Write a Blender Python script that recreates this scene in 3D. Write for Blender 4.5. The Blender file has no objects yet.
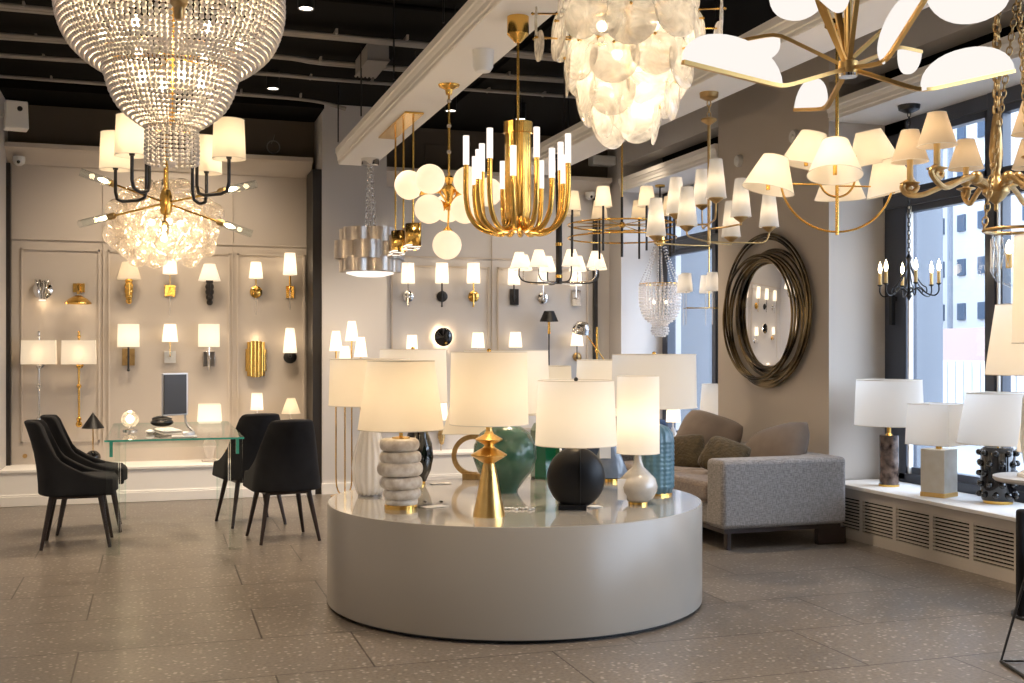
import bpy, math, random
from math import sin, cos, pi, radians, sqrt
from mathutils import Vector, Matrix
random.seed(7)
C = bpy.context.scene
col = C.collection
F = 1116.0; TH = radians(17.74); CH = 1.33; HY = 350.0
CT, ST = cos(TH), sin(TH)

# ---------- where a sight line meets a plane of the room ----------
def W(px, py, Z):
    a = (px-512)/F*Z; b = (HY-py)/F*Z
    return Vector((a*CT+Z*ST, -a*ST+Z*CT, CH+b))
def zY(px, Y): return Y/(CT-(px-512)/F*ST)
def zX(px, X): return X/((px-512)/F*CT+ST)
def onY(px, py, Y): return W(px, py, zY(px, Y))
def onX(px, py, X): return W(px, py, zX(px, X))

# ---------- mesh builder ----------
class B:
    def __init__(s): s.v = []; s.f = []; s.m = []; s.mi = 0
    def add(s, vs, fs, M=None):
        n = len(s.v)
        s.v += [tuple(M @ Vector(v)) if M is not None else tuple(v) for v in vs]
        for f in fs: s.f.append(tuple(i+n for i in f)); s.m.append(s.mi)
        return s
    def box(s, c, d, M=None, rz=0, top=None):
        x, y, z = d[0]/2, d[1]/2, d[2]/2
        t = top or 1
        vs = [(-x,-y,-z),(x,-y,-z),(x,y,-z),(-x,y,-z),(-x*t,-y*t,z),(x*t,-y*t,z),(x*t,y*t,z),(-x*t,y*t,z)]
        R = Matrix.Translation(c) @ Matrix.Rotation(rz, 4, 'Z')
        if M is not None: R = M @ R
        return s.add(vs, [(0,3,2,1),(4,5,6,7),(0,1,5,4),(1,2,6,5),(2,3,7,6),(3,0,4,7)], R)
    def span(s, a, b):
        return s.box(((a[0]+b[0])/2,(a[1]+b[1])/2,(a[2]+b[2])/2), (abs(b[0]-a[0]),abs(b[1]-a[1]),abs(b[2]-a[2])))
    def lathe(s, pr, seg=32, M=None, fl=None, closed=False):
        vs = []; fs = []; n = len(pr)
        for i in range(seg):
            a = 2*pi*i/seg
            for r, z in pr:
                rr = r*(fl(a, z) if fl else 1)
                vs.append((rr*cos(a), rr*sin(a), z))
        for i in range(seg):
            j = (i+1) % seg
            for k in range(n-1 if not closed else n):
                k2 = (k+1) % n
                if pr[k][0] < 1e-6 and pr[k2][0] < 1e-6: continue
                fs.append((i*n+k, j*n+k, j*n+k2, i*n+k2))
        if not closed:
            if pr[0][0] > 1e-6 and getattr(s, 'cap', True): fs.append(tuple(i*n for i in reversed(range(seg))))
            if pr[-1][0] > 1e-6 and getattr(s, 'cap', True): fs.append(tuple(i*n+n-1 for i in range(seg)))
        return s.add(vs, fs, M)
    def cyl(s, c, r, h, seg=24, M=None, r2=None):
        T = Matrix.Translation(c)
        return s.lathe([(r, 0), (r if r2 is None else r2, h)], seg, M @ T if M is not None else T)
    def ball(s, c, r, seg=16, rings=10, sc=(1,1,1)):
        pr = [(r*sin(pi*k/rings) if 0 < k < rings else 0, -r*cos(pi*k/rings)) for k in range(rings+1)]
        return s.lathe(pr, seg, Matrix.Translation(c) @ Matrix.Diagonal((sc[0], sc[1], sc[2], 1)))
    def tube(s, pts, r, seg=8, closed=False, flat=None):
        pts = [Vector(p) for p in pts]; n = len(pts)
        tang = []
        for i in range(n):
            a = pts[(i-1) % n] if (closed or i > 0) else pts[i]
            b = pts[(i+1) % n] if (closed or i < n-1) else pts[i]
            t = (b-a); t = t.normalized() if t.length > 1e-9 else Vector((0,0,1)); tang.append(t)
        up = Vector((0,0,1)) if abs(tang[0].z) < .9 else Vector((1,0,0))
        nrm = (up - tang[0]*up.dot(tang[0])).normalized()
        vs = []; fs = []
        for i in range(n):
            t = tang[i]; nrm = nrm - t*nrm.dot(t)
            nrm = nrm.normalized() if nrm.length > 1e-6 else t.orthogonal().normalized()
            bi = t.cross(nrm)
            rr = r[i] if isinstance(r, (list, tuple)) else r
            for k in range(seg):
                a = 2*pi*(k+.5)/seg
                if flat: vs.append(pts[i] + nrm*cos(a)*rr*flat[0] + bi*sin(a)*rr*flat[1])
                else: vs.append(pts[i] + nrm*cos(a)*rr + bi*sin(a)*rr)
        m = n if closed else n-1
        for i in range(m):
            j = (i+1) % n
            for k in range(seg):
                k2 = (k+1) % seg
                fs.append((i*seg+k, i*seg+k2, j*seg+k2, j*seg+k))
        if not closed:
            fs.append(tuple(reversed(range(seg)))); fs.append(tuple((n-1)*seg+k for k in range(seg)))
        return s.add(vs, fs)
    def ring(s, c, R, r, seg=40, M=None, ts=8, sy=1):
        pts = [Vector((c[0]+R*cos(2*pi*i/seg), c[1]+R*sy*sin(2*pi*i/seg), c[2])) for i in range(seg)]
        if M is not None: pts = [M @ p for p in pts]
        return s.tube(pts, r, ts, True)
    def poly(s, pts, th, ax):        # a flat outline given real thickness along ax
        n = len(pts); ax = Vector(ax)*th/2
        vs = [Vector(p)-ax for p in pts]+[Vector(p)+ax for p in pts]
        fs = [tuple(reversed(range(n))), tuple(range(n, 2*n))]+[(i, (i+1) % n, n+(i+1) % n, n+i) for i in range(n)]
        return s.add(vs, fs)
def smooth(pts, k=6, closed=False):
    pts = [Vector(p) for p in pts]; n = len(pts); out = []
    rng = range(n if closed else n-1)
    for i in rng:
        g = lambda j: pts[j % n] if closed else pts[max(0, min(n-1, j))]
        p0, p1, p2, p3 = g(i-1), g(i), g(i+1), g(i+2)
        for q in range(k):
            t = q/k
            out.append(.5*((2*p1)+(p2-p0)*t+(2*p0-5*p1+4*p2-p3)*t*t+(3*p1-p0-3*p2+p3)*t**3))
    if not closed: out.append(pts[-1])
    return out
def obj(name, b, mat, parent=None, angle=35, bevel=0, label=None):
    me = bpy.data.meshes.new(name); me.from_pydata(b.v, [], b.f)
    mats = mat if isinstance(mat, (list, tuple)) else [mat]
    for m in mats: me.materials.append(m)
    if len(mats) > 1: me.polygons.foreach_set('material_index', b.m)
    me.shade_smooth()
    try: me.set_sharp_from_angle(angle=radians(angle))
    except Exception: pass
    me.update()
    o = bpy.data.objects.new(name, me); col.objects.link(o)
    if parent is not None: o.parent = parent
    if bevel:
        md = o.modifiers.new('bevel', 'BEVEL'); md.width = bevel; md.segments = 3; md.limit_method = 'ANGLE'
        md.harden_normals = False
    if label: o['label'] = label
    return o
def thing(name, label, cat, loc=(0,0,0), rz=0, group=None):
    o = bpy.data.objects.new(name, None); col.objects.link(o)
    o.empty_display_size = .1
    o.location = loc; o.rotation_euler = (0,0,rz); o['label'] = label; o['category'] = cat
    if group: o['group'] = group
    return o
def tag(o, label, cat, group=None, kind=None):
    o['label'] = label; o['category'] = cat
    if group: o['group'] = group
    if kind: o['kind'] = kind
    return o
def struct(name, b, mat, **k):
    o = obj(name, b, mat, **k); o['kind'] = 'structure'; return o
def dup(root, loc, rz, label):
    r = root.copy(); col.objects.link(r); r.location = loc; r.rotation_euler = (0,0,rz); r['label'] = label
    for ch in list(root.children):
        c = ch.copy(); col.objects.link(c); c.parent = r
        for g in list(ch.children):
            d = g.copy(); col.objects.link(d); d.parent = c
    return r
WARM = (1.0, .72, .42); BULB = .34
def bulb_light(parent, loc, e, r=.02, colr=WARM):
    l = bpy.data.lights.new('bulb_light', 'POINT'); l.energy = e*BULB; l.color = colr; l.shadow_soft_size = r
    o = bpy.data.objects.new('bulb_light', l); col.objects.link(o); o.location = loc
    if parent is not None: o.parent = parent
    return o

# ---------- materials ----------
def nt(name):
    m = bpy.data.materials.new(name); m.use_nodes = True
    t = m.node_tree; t.nodes.clear(); out = t.nodes.new('ShaderNodeOutputMaterial')
    return m, t, out
def pr(name, c, rough=.5, metal=0, bump=0, bscale=40, var=0, vscale=8, c2=None, sheen=0, coat=0, trans=0, spec=None, emis=None, es=0, aniso=0):
    m, t, out = nt(name)
    p = t.nodes.new('ShaderNodeBsdfPrincipled'); t.links.new(p.outputs[0], out.inputs[0])
    p.inputs['Base Color'].default_value = (*c, 1); p.inputs['Roughness'].default_value = rough
    p.inputs['Metallic'].default_value = metal
    if sheen: p.inputs['Sheen Weight'].default_value = sheen
    if coat: p.inputs['Coat Weight'].default_value = coat; p.inputs['Coat Roughness'].default_value = .05
    if trans: p.inputs['Transmission Weight'].default_value = trans
    if spec is not None: p.inputs['Specular IOR Level'].default_value = spec
    if emis: p.inputs['Emission Color'].default_value = (*emis, 1); p.inputs['Emission Strength'].default_value = es
    if c2 or bump:
        tc = t.nodes.new('ShaderNodeTexCoord')
    if c2:
        n = t.nodes.new('ShaderNodeTexNoise'); n.inputs['Scale'].default_value = vscale; n.inputs['Detail'].default_value = 6
        t.links.new(tc.outputs['Object'], n.inputs['Vector'])
        r = t.nodes.new('ShaderNodeValToRGB'); r.color_ramp.elements[0].position = .5-var; r.color_ramp.elements[1].position = .5+var
        r.color_ramp.elements[0].color = (*c, 1); r.color_ramp.elements[1].color = (*c2, 1)
        t.links.new(n.outputs['Fac'], r.inputs[0]); t.links.new(r.outputs[0], p.inputs['Base Color'])
    if bump:
        n = t.nodes.new('ShaderNodeTexNoise'); n.inputs['Scale'].default_value = bscale; n.inputs['Detail'].default_value = 3
        t.links.new(tc.outputs['Object'], n.inputs['Vector'])
        b = t.nodes.new('ShaderNodeBump'); b.inputs['Strength'].default_value = bump; b.inputs['Distance'].default_value = .01
        t.links.new(n.outputs['Fac'], b.inputs['Height']); t.links.new(b.outputs[0], p.inputs['Normal'])
    return m
def emit(name, c, s):
    m, t, out = nt(name)
    e = t.nodes.new('ShaderNodeEmission'); e.inputs[0].default_value = (*c, 1); e.inputs[1].default_value = s
    t.links.new(e.outputs[0], out.inputs[0]); return m
def shade_mat(name, c, ec, es, tr=.55):
    """woven cloth shade: diffuse and translucent, lit through by the lamp inside"""
    m, t, out = nt(name)
    d = t.nodes.new('ShaderNodeBsdfDiffuse'); d.inputs[0].default_value = (*c, 1)
    x = t.nodes.new('ShaderNodeBsdfTranslucent'); x.inputs[0].default_value = (*c, 1)
    mx = t.nodes.new('ShaderNodeMixShader'); mx.inputs[0].default_value = tr
    t.links.new(d.outputs[0], mx.inputs[1]); t.links.new(x.outputs[0], mx.inputs[2])
    e = t.nodes.new('ShaderNodeEmission'); e.inputs[0].default_value = (*ec, 1); e.inputs[1].default_value = es
    a = t.nodes.new('ShaderNodeAddShader'); t.links.new(mx.outputs[0], a.inputs[0]); t.links.new(e.outputs[0], a.inputs[1])
    t.links.new(a.outputs[0], out.inputs[0]); return m
def thin_glass(name, tint=(.95,.97,.97), base=.05, power=4, rough=.02, milk=0, milkc=(1,.93,.82), swirl=0):
    m, t, out = nt(name)
    tr = t.nodes.new('ShaderNodeBsdfTransparent'); tr.inputs[0].default_value = (*tint, 1)
    g = t.nodes.new('ShaderNodeBsdfGlossy'); g.inputs['Roughness'].default_value = rough
    lw = t.nodes.new('ShaderNodeLayerWeight'); lw.inputs[0].default_value = .5
    pw = t.nodes.new('ShaderNodeMath'); pw.operation = 'POWER'; pw.inputs[1].default_value = power
    t.links.new(lw.outputs['Facing'], pw.inputs[0])
    ma = t.nodes.new('ShaderNodeMath'); ma.operation = 'MULTIPLY_ADD'; ma.inputs[1].default_value = .92; ma.inputs[2].default_value = base
    t.links.new(pw.outputs[0], ma.inputs[0])
    g.inputs[0].default_value = (1,1,1,1)
    mx = t.nodes.new('ShaderNodeMixShader'); t.links.new(ma.outputs[0], mx.inputs[0])
    t.links.new(tr.outputs[0], mx.inputs[1]); t.links.new(g.outputs[0], mx.inputs[2])
    last = mx
    if milk:
        d = t.nodes.new('ShaderNodeBsdfDiffuse'); d.inputs[0].default_value = (*milkc, 1)
        x = t.nodes.new('ShaderNodeBsdfTranslucent'); x.inputs[0].default_value = (*milkc, 1)
        m2 = t.nodes.new('ShaderNodeMixShader'); m2.inputs[0].default_value = .6
        t.links.new(d.outputs[0], m2.inputs[1]); t.links.new(x.outputs[0], m2.inputs[2])
        m3 = t.nodes.new('ShaderNodeMixShader'); m3.inputs[0].default_value = milk
        if swirl:
            tc = t.nodes.new('ShaderNodeTexCoord')
            n = t.nodes.new('ShaderNodeTexNoise'); n.inputs['Scale'].default_value = swirl; n.inputs['Detail'].default_value = 4; n.inputs['Distortion'].default_value = 2.5
            t.links.new(tc.outputs['Object'], n.inputs['Vector'])
            r = t.nodes.new('ShaderNodeMapRange'); r.inputs[1].default_value = .35; r.inputs[2].default_value = .65
            r.inputs[3].default_value = max(0, milk-.3); r.inputs[4].default_value = min(1, milk+.25)
            t.links.new(n.outputs['Fac'], r.inputs[0]); t.links.new(r.outputs[0], m3.inputs[0])
        t.links.new(mx.outputs[0], m3.inputs[1]); t.links.new(m2.outputs[0], m3.inputs[2]); last = m3
    t.links.new(last.outputs[0], out.inputs[0]); return m

M = {}
M['wall'] = pr('greige_wall_paint', (.57,.51,.445), .6, bump=.02, bscale=200)
M['panel'] = pr('panel_wall_paint', (.57,.505,.435), .5)
M['wall_grey'] = pr('grey_wall_paint', (.60,.575,.56), .6, bump=.02, bscale=200)
M['white'] = pr('white_plaster', (.88,.855,.82), .55)
M['dark_wall'] = pr('dark_taupe_matte', (.125,.103,.08), .8, spec=.2)  # even dark taupe for the wall band above the cornice and its hatch
M['black_ceiling'] = pr('black_ceiling_paint', (.007,.0065,.006), .85, spec=.08)
M['frame'] = pr('dark_grey_window_frame', (.05,.06,.085), .35)
M['bronze_trim'] = pr('dark_bronze_trim', (.018,.014,.012), .4)
M['brass'] = pr('polished_brass', (.84,.51,.13), .2, 1)
M['brass_s'] = pr('satin_brass', (.78,.50,.18), .34, 1)
M['brass_a'] = pr('antique_brass', (.62,.42,.19), .35, 1, c2=(.42,.28,.12), var=.2, vscale=30)
M['gold'] = pr('gold_leaf', (.90,.60,.22), .28, 1, c2=(.78,.47,.14), var=.25, vscale=18)
M['chrome'] = pr('polished_nickel', (.75,.73,.70), .12, 1)
M['steel'] = pr('brushed_nickel', (.66,.61,.56), .32, 1, c2=(.5,.46,.42), var=.3, vscale=14)
M['black'] = pr('black_metal', (.012,.012,.013), .35)
M['matte_black'] = pr('matte_black_ceramic', (.005,.005,.006), .42, spec=.3)
M['gloss_black'] = pr('gloss_black_ceramic', (.004,.004,.005), .08, coat=.6)
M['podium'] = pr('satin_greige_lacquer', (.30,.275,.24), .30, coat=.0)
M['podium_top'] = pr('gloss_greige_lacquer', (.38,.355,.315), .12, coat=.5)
M['plastic'] = pr('white_plastic', (.78,.78,.76), .4)
M['velvet'] = pr('charcoal_velvet', (.009,.009,.011), .85, sheen=.03, spec=.2, c2=(.014,.014,.016), var=.2, vscale=10)
M['dark_wood'] = pr('dark_stained_wood', (.022,.012,.010), .35)
M['linen'] = None
M['cushion'] = pr('taupe_cushion_velvet', (.14,.105,.083), .85, sheen=.2, c2=(.19,.148,.12), var=.3, vscale=9)
M['fur'] = pr('olive_brown_fur', (.04,.028,.011), .9, bump=.9, bscale=55, c2=(.10,.07,.03), var=.25, vscale=25, sheen=.15)
M['navy'] = pr('navy_fabric', (.03,.06,.13), .8)
M['bulb'] = emit('lit_bulb', (1,.80,.52), 14)
M['bulb_soft'] = emit('lit_frosted_tube', (1,.88,.76), 1.15)
M['led_panel'] = emit('lit_white_leaf_panel', (1,.93,.87), .80)
M['downlight'] = emit('downlight_lens', (1,.88,.74), 9)
M['glass_globe'] = shade_mat('opal_glass_globe', (.85,.80,.72), (1,.86,.66), .26, .5)
M['shade_w'] = shade_mat('white_linen_shade', (.80,.77,.72), (1,.84,.62), .16)
M['shade_c'] = shade_mat('cream_silk_shade', (.80,.74,.64), (1,.74,.44), .17)
M['shade_lit'] = shade_mat('small_lit_shade', (.80,.76,.70), (1,.85,.66), .62)
M['shade_pleat'] = shade_mat('pleated_cream_shade', (.52,.43,.32), (1,.70,.38), .12)
M['shade_box'] = shade_mat('lit_white_shade', (.80,.77,.72), (1,.88,.70), .35)
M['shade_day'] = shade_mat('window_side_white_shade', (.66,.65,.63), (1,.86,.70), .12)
M['trim_cloth'] = pr('shade_trim', (.70,.64,.54), .7)
M['stone'] = pr('cream_marble', (.60,.53,.45), .28, c2=(.86,.82,.76), var=.14, vscale=22)
M['white_glass'] = pr('white_ribbed_glass', (.86,.84,.80), .12, coat=.4)
M['green_crackle'] = pr('sea_green_glaze', (.025,.085,.055), .25, coat=.4, c2=(.045,.125,.085), var=.3, vscale=12)
M['green_glass'] = pr('emerald_glass', (.004,.085,.03), .08, coat=.6)
M['slate_glass'] = pr('slate_blue_glass', (.12,.15,.20), .1, coat=.4, c2=(.20,.24,.30), var=.3, vscale=10)
M['teal'] = pr('teal_ribbed_ceramic', (.06,.135,.18), .3, coat=.3, c2=(.10,.20,.25), var=.25, vscale=30)
M['cream_gloss'] = pr('taupe_crackle_glaze', (.44,.40,.35), .10, coat=.8, c2=(.53,.49,.43), var=.3, vscale=30)
M['brown_marble'] = pr('brown_marble', (.022,.012,.009), .12, c2=(.20,.14,.11), var=.14, vscale=18, coat=.4)
M['silver_leaf'] = pr('silver_leaf', (.74,.68,.56), .30, .6, c2=(.86,.82,.74), var=.25, vscale=14)
M['mirror'] = pr('mirror_glass', (.90,.90,.90), .02, 1)
M['bronze'] = pr('bronze_tube', (.24,.175,.09), .3, 1, c2=(.035,.028,.02), var=.1, vscale=4)
M['clear'] = thin_glass('clear_glass', base=.03)
M['bubble'] = thin_glass('bubble_glass', (.99,.98,.97), .06, 2.5, .03, milk=.13, milkc=(1,.93,.82))
M['pane'] = thin_glass('window_pane', (.97,.985,1), .01, 5)
M['desk_glass'] = thin_glass('desk_glass', (.975,.995,.985), .02, 5)
M['desk_leg'] = thin_glass('desk_leg_glass', (.96,.985,.975), .02, 5)
M['glass_edge'] = pr('green_glass_edge', (.06,.36,.29), .15, coat=.3)
M['disc_glass'] = thin_glass('cloudy_disc_glass', (1,.98,.95), .05, 3, .05, milk=.55, milkc=(.99,.95,.88), swirl=9)
M['crystal'] = shade_mat('crystal_beads', (.84,.80,.78), (1,.85,.65), .0, .35)
t = M['crystal'].node_tree
g = t.nodes.new('ShaderNodeBsdfGlossy'); g.inputs['Roughness'].default_value = .12
mx = t.nodes.new('ShaderNodeMixShader'); mx.inputs[0].default_value = .22
out = [n for n in t.nodes if n.type == 'OUTPUT_MATERIAL'][0]; src = out.inputs[0].links[0].from_socket
t.links.new(src, mx.inputs[1]); t.links.new(g.outputs[0], mx.inputs[2]); t.links.new(mx.outputs[0], out.inputs[0])
M['crystal_clear'] = thin_glass('crystal_drops', (.98,.97,.96), .10, 3, .05, milk=.35, milkc=(1,.95,.9))
M['conduit'] = pr('grey_cable_conduit', (.27,.25,.23), .5)
M['screen'] = pr('monitor_screen', (.05,.05,.055), .35)
M['alu'] = pr('silver_aluminium', (.70,.71,.73), .35, .6)
M['paper'] = pr('paper', (.78,.76,.73), .6)
M['ext_white'] = pr('white_render', (.36,.36,.37), .8)
M['ext_blue'] = pr('blue_grey_cladding', (.17,.185,.21), .7)
M['ext_win'] = pr('facade_window', (.05,.07,.10), .3)
M['ext_brick'] = pr('terracotta_wall', (.26,.19,.17), .8)
M['asphalt'] = pr('pale_paving', (.22,.22,.225), .9)

def wave_fabric(name, c, c2):
    m, t, out = nt(name)
    p = t.nodes.new('ShaderNodeBsdfPrincipled'); t.links.new(p.outputs[0], out.inputs[0]); p.inputs['Roughness'].default_value = .9
    p.inputs['Sheen Weight'].default_value = .2
    tc = t.nodes.new('ShaderNodeTexCoord'); mix = None; cols = []
    for sc in ((60,60,420), (420,420,60)):
        mp = t.nodes.new('ShaderNodeMapping'); mp.inputs['Scale'].default_value = sc
        t.links.new(tc.outputs['Object'], mp.inputs[0])
        n = t.nodes.new('ShaderNodeTexNoise'); n.inputs['Scale'].default_value = .5; n.inputs['Detail'].default_value = 2
        t.links.new(mp.outputs[0], n.inputs['Vector']); cols.append(n)
    a = t.nodes.new('ShaderNodeMath'); a.operation = 'ADD'; t.links.new(cols[0].outputs[0], a.inputs[0]); t.links.new(cols[1].outputs[0], a.inputs[1])
    r = t.nodes.new('ShaderNodeValToRGB'); r.color_ramp.elements[0].position = .8; r.color_ramp.elements[1].position = 1.2 if False else 1.0
    h = t.nodes.new('ShaderNodeMath'); h.operation = 'MULTIPLY'; h.inputs[1].default_value = .9; t.links.new(a.outputs[0], h.inputs[0])
    r.color_ramp.elements[0].color = (*c, 1); r.color_ramp.elements[1].color = (*c2, 1)
    t.links.new(h.outputs[0], r.inputs[0]); t.links.new(r.outputs[0], p.inputs['Base Color'])
    return m
M['sofa'] = wave_fabric('grey_tweed', (.185,.168,.158), (.315,.29,.275))
M['sofa_brown'] = wave_fabric('taupe_tweed', (.16,.12,.10), (.25,.20,.17))

def floor_mat():
    m, t, out = nt('terrazzo_tiles')
    N = t.nodes.new; L = t.links.new
    p = N('ShaderNodeBsdfPrincipled'); L(p.outputs[0], out.inputs[0])
    g = N('ShaderNodeNewGeometry')
    mp = N('ShaderNodeMapping'); mp.vector_type = 'POINT'; mp.inputs['Location'].default_value = (.32-.41*0, -.335, 0); L(g.outputs['Position'], mp.inputs[0])
    br = N('ShaderNodeTexBrick'); br.offset = .342; br.offset_frequency = 2; br.squash = 1
    br.inputs['Scale'].default_value = 1; br.inputs['Brick Width'].default_value = 1.2; br.inputs['Row Height'].default_value = .615
    br.inputs['Mortar Size'].default_value = .004; br.inputs['Mortar Smooth'].default_value = .1
    br.inputs['Color1'].default_value = (.94,.94,.94,1); br.inputs['Color2'].default_value = (1.05,1.05,1.05,1); br.inputs['Mortar'].default_value = (.16,.14,.13,1)
    L(mp.outputs[0], br.inputs['Vector'])
    n = N('ShaderNodeTexNoise'); n.inputs['Scale'].default_value = 60; n.inputs['Detail'].default_value = 4; L(g.outputs['Position'], n.inputs['Vector'])
    r = N('ShaderNodeValToRGB'); r.color_ramp.elements[0].position = .35; r.color_ramp.elements[1].position = .65
    r.color_ramp.elements[0].color = (.112,.093,.075,1); r.color_ramp.elements[1].color = (.172,.146,.121,1); L(n.outputs['Fac'], r.inputs[0])
    v = N('ShaderNodeTexVoronoi'); v.inputs['Scale'].default_value = 34; L(g.outputs['Position'], v.inputs['Vector'])
    c = N('ShaderNodeValToRGB'); c.color_ramp.interpolation = 'LINEAR'
    c.color_ramp.elements[0].position = .20; c.color_ramp.elements[0].color = (1,1,1,1); c.color_ramp.elements[1].position = .34; c.color_ramp.elements[1].color = (0,0,0,1)
    L(v.outputs['Distance'], c.inputs[0])
    sp = N('ShaderNodeSeparateColor'); L(v.outputs['Color'], sp.inputs[0])
    gt = N('ShaderNodeMath'); gt.operation = 'GREATER_THAN'; gt.inputs[1].default_value = .42; L(sp.outputs[0], gt.inputs[0])
    mu = N('ShaderNodeMath'); mu.operation = 'MULTIPLY'; L(gt.outputs[0], mu.inputs[0]); L(c.outputs[0], mu.inputs[1])
    mx = N('ShaderNodeMix'); mx.data_type = 'RGBA'; L(mu.outputs[0], mx.inputs['Factor']); L(r.outputs[0], mx.inputs['A']); mx.inputs['B'].default_value = (.31,.275,.24,1)
    m2 = N('ShaderNodeMix'); m2.data_type = 'RGBA'; m2.blend_type = 'MULTIPLY'; m2.inputs['Factor'].default_value = 1
    L(mx.outputs['Result'], m2.inputs['A']); L(br.outputs['Color'], m2.inputs['B']); L(m2.outputs['Result'], p.inputs['Base Color'])
    n2 = N('ShaderNodeTexNoise'); n2.inputs['Scale'].default_value = 3; L(g.outputs['Position'], n2.inputs['Vector'])
    rr = N('ShaderNodeMapRange'); rr.inputs[3].default_value = .285; rr.inputs[4].default_value = .36; L(n2.outputs['Fac'], rr.inputs[0]); L(rr.outputs[0], p.inputs['Roughness'])
    return m
M['floor'] = floor_mat()

# ================= THE ROOM =================
XL, XC, XW = -1.25, 4.65, 5.15       # left wall, radiator line / column face, window plane
YB1, YP1, YB2, YP2 = 10.8, 10.31, 11.1, 10.75
ZC = 3.6
struct('floor', B().span((XL-.2,-3.2,-.12), (XW+.25,YB2+.3,0)), M['floor'])
struct('ceiling', B().span((XL-.2,-3.2,ZC), (XW+.25,YB2+.3,ZC+.2)), M['black_ceiling'])
struct('wall_left', B().span((XL-.2,-3.2,0), (XL,YB2+.3,ZC)), M['wall_grey'])
struct('wall_rear', B().span((XL,-3.2,0), (XW+.2,-3.0,ZC)), M['wall'])
# back wall, left part, with its frames
b = B().span((XL,YB1,0), (1.47,YB1+.4,3.02))
struct('wall_back_left', b, M['panel'])
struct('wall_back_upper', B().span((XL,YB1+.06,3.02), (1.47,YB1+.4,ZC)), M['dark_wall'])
b = B().span((2.07,YB2,0), (XC,YB2+.3,3.02)); struct('wall_back_right', b, M['wall_grey'])
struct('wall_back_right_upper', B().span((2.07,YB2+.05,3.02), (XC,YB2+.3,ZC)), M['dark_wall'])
def frame_panel(b, x0, x1, z0, z1, Y, w=.016, t=.018):
    for (a, c, d, e) in ((x0,x1,z1-w,z1),(x0,x1,z0,z0+w),(x0,x0+w,z0,z1),(x1-w,x1,z0,z1)):
        b.span((a,Y-t,d), (c,Y+.001,e))
def panels(name, rects, rails, Y):
    b = B()
    for r in rects: frame_panel(b, *r, Y)
    for (x0, x1, z0, z1) in rails: b.span((x0,Y-.018,z0), (x1,Y+.001,z1))
    struct(name, b, M['panel'])
xa = [onY(p, 300, YB1).x for p in (21, 100, 108, 230, 237, 305)]
panels('trim_1', [(xa[0],xa[1],.50,2.24),(xa[2],xa[3],.50,2.24),(xa[4],xa[5],.50,2.24)],
       [(XL+.02,1.40,2.315,2.33),(xa[1]+.025,xa[1]+.033,.45,2.32),(xa[3]+.022,xa[3]+.03,.45,2.32),(xa[1]+.025,xa[1]+.03,2.33,2.9),(xa[3]+.022,xa[3]+.027,2.33,2.9)], YB1)
xb = [onY(p, 300, YB2).x for p in (391, 489, 497, 588)]
panels('trim_2', [(xb[0],xb[1],.50,2.19),(xb[2],xb[3],.50,2.19)],
       [(2.07,4.60,2.27,2.285),(xb[1]+.025,xb[1]+.033,.45,2.27),(xb[1]+.025,xb[1]+.03,2.28,2.9)], YB2)
def cornice(name, x0, x1, Y, z0=2.98):
    prof = [(0,0),(-.03,0),(-.045,.03),(-.08,.05),(-.12,.09),(-.15,.115),(-.17,.12),(-.20,.125),(-.20,.165),(0.02,.165)]
    b = B(); n = len(prof)
    b.add([(x,Y+p[0],z0+p[1]) for x in (x0,x1) for p in prof],
          [tuple(range(n)), tuple(reversed(range(n,2*n)))]+[(i,n+i,n+(i+1)%n,(i+1)%n) for i in range(n)])
    struct(name, b, M['wall'])
cornice('trim_3', XL, 1.42, YB1); cornice('trim_4', 2.07, 4.60, YB2)
# low plinth ledges along the back wall
def ledge(name, x0, x1, yf, yw):
    b = B().span((x0,yf,0.0), (x1,yw,.29)); b.span((x0,yf-.012,.285), (x1,yw,.31)); b.span((x0,yf-.018,0), (x1,yf,.085)); b.span((x0,yf-.010,.085),(x1,yf,.10))
    struct(name, b, M['white'], bevel=.004)
ledge('baseboard_left', XL, 1.40, YP1, YB1); ledge('baseboard_right', 2.07, 4.60, YP2, YB2)
# dark recessed vertical strips
struct('trim_5', B().span((1.385,YP1+.05,0), (1.468,YB1+.02,3.0)), M['bronze_trim'])
x = onY(595, 300, YB2-.02).x
struct('trim_6', B().span((x-.02,YB2-.05,.3), (x+.02,YB2+.01,2.98)), M['bronze_trim'])
struct('trim_7', B().span((XL,YB1-.08,0), (XL+.035,YB1,2.98)), M['bronze_trim'])
# columns
b = B().span((1.468,10.33,0), (2.07,11.3,ZC)); struct('column_1', b, M['wall_grey'])
struct('baseboard_column', B().span((1.463,10.31,0), (2.08,10.34,.10)), M['white'])
struct('column_2', B().span((XC,7.0,0), (XW+.02,8.67,ZC)), M['wall'])
struct('column_3', B().span((XC,10.8,0), (XW+.2,11.4,ZC)), M['wall_grey'])
struct('wall_right_end', B().span((XC,10.78,0), (XW,10.80,3.0)), M['wall_grey'])
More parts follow.
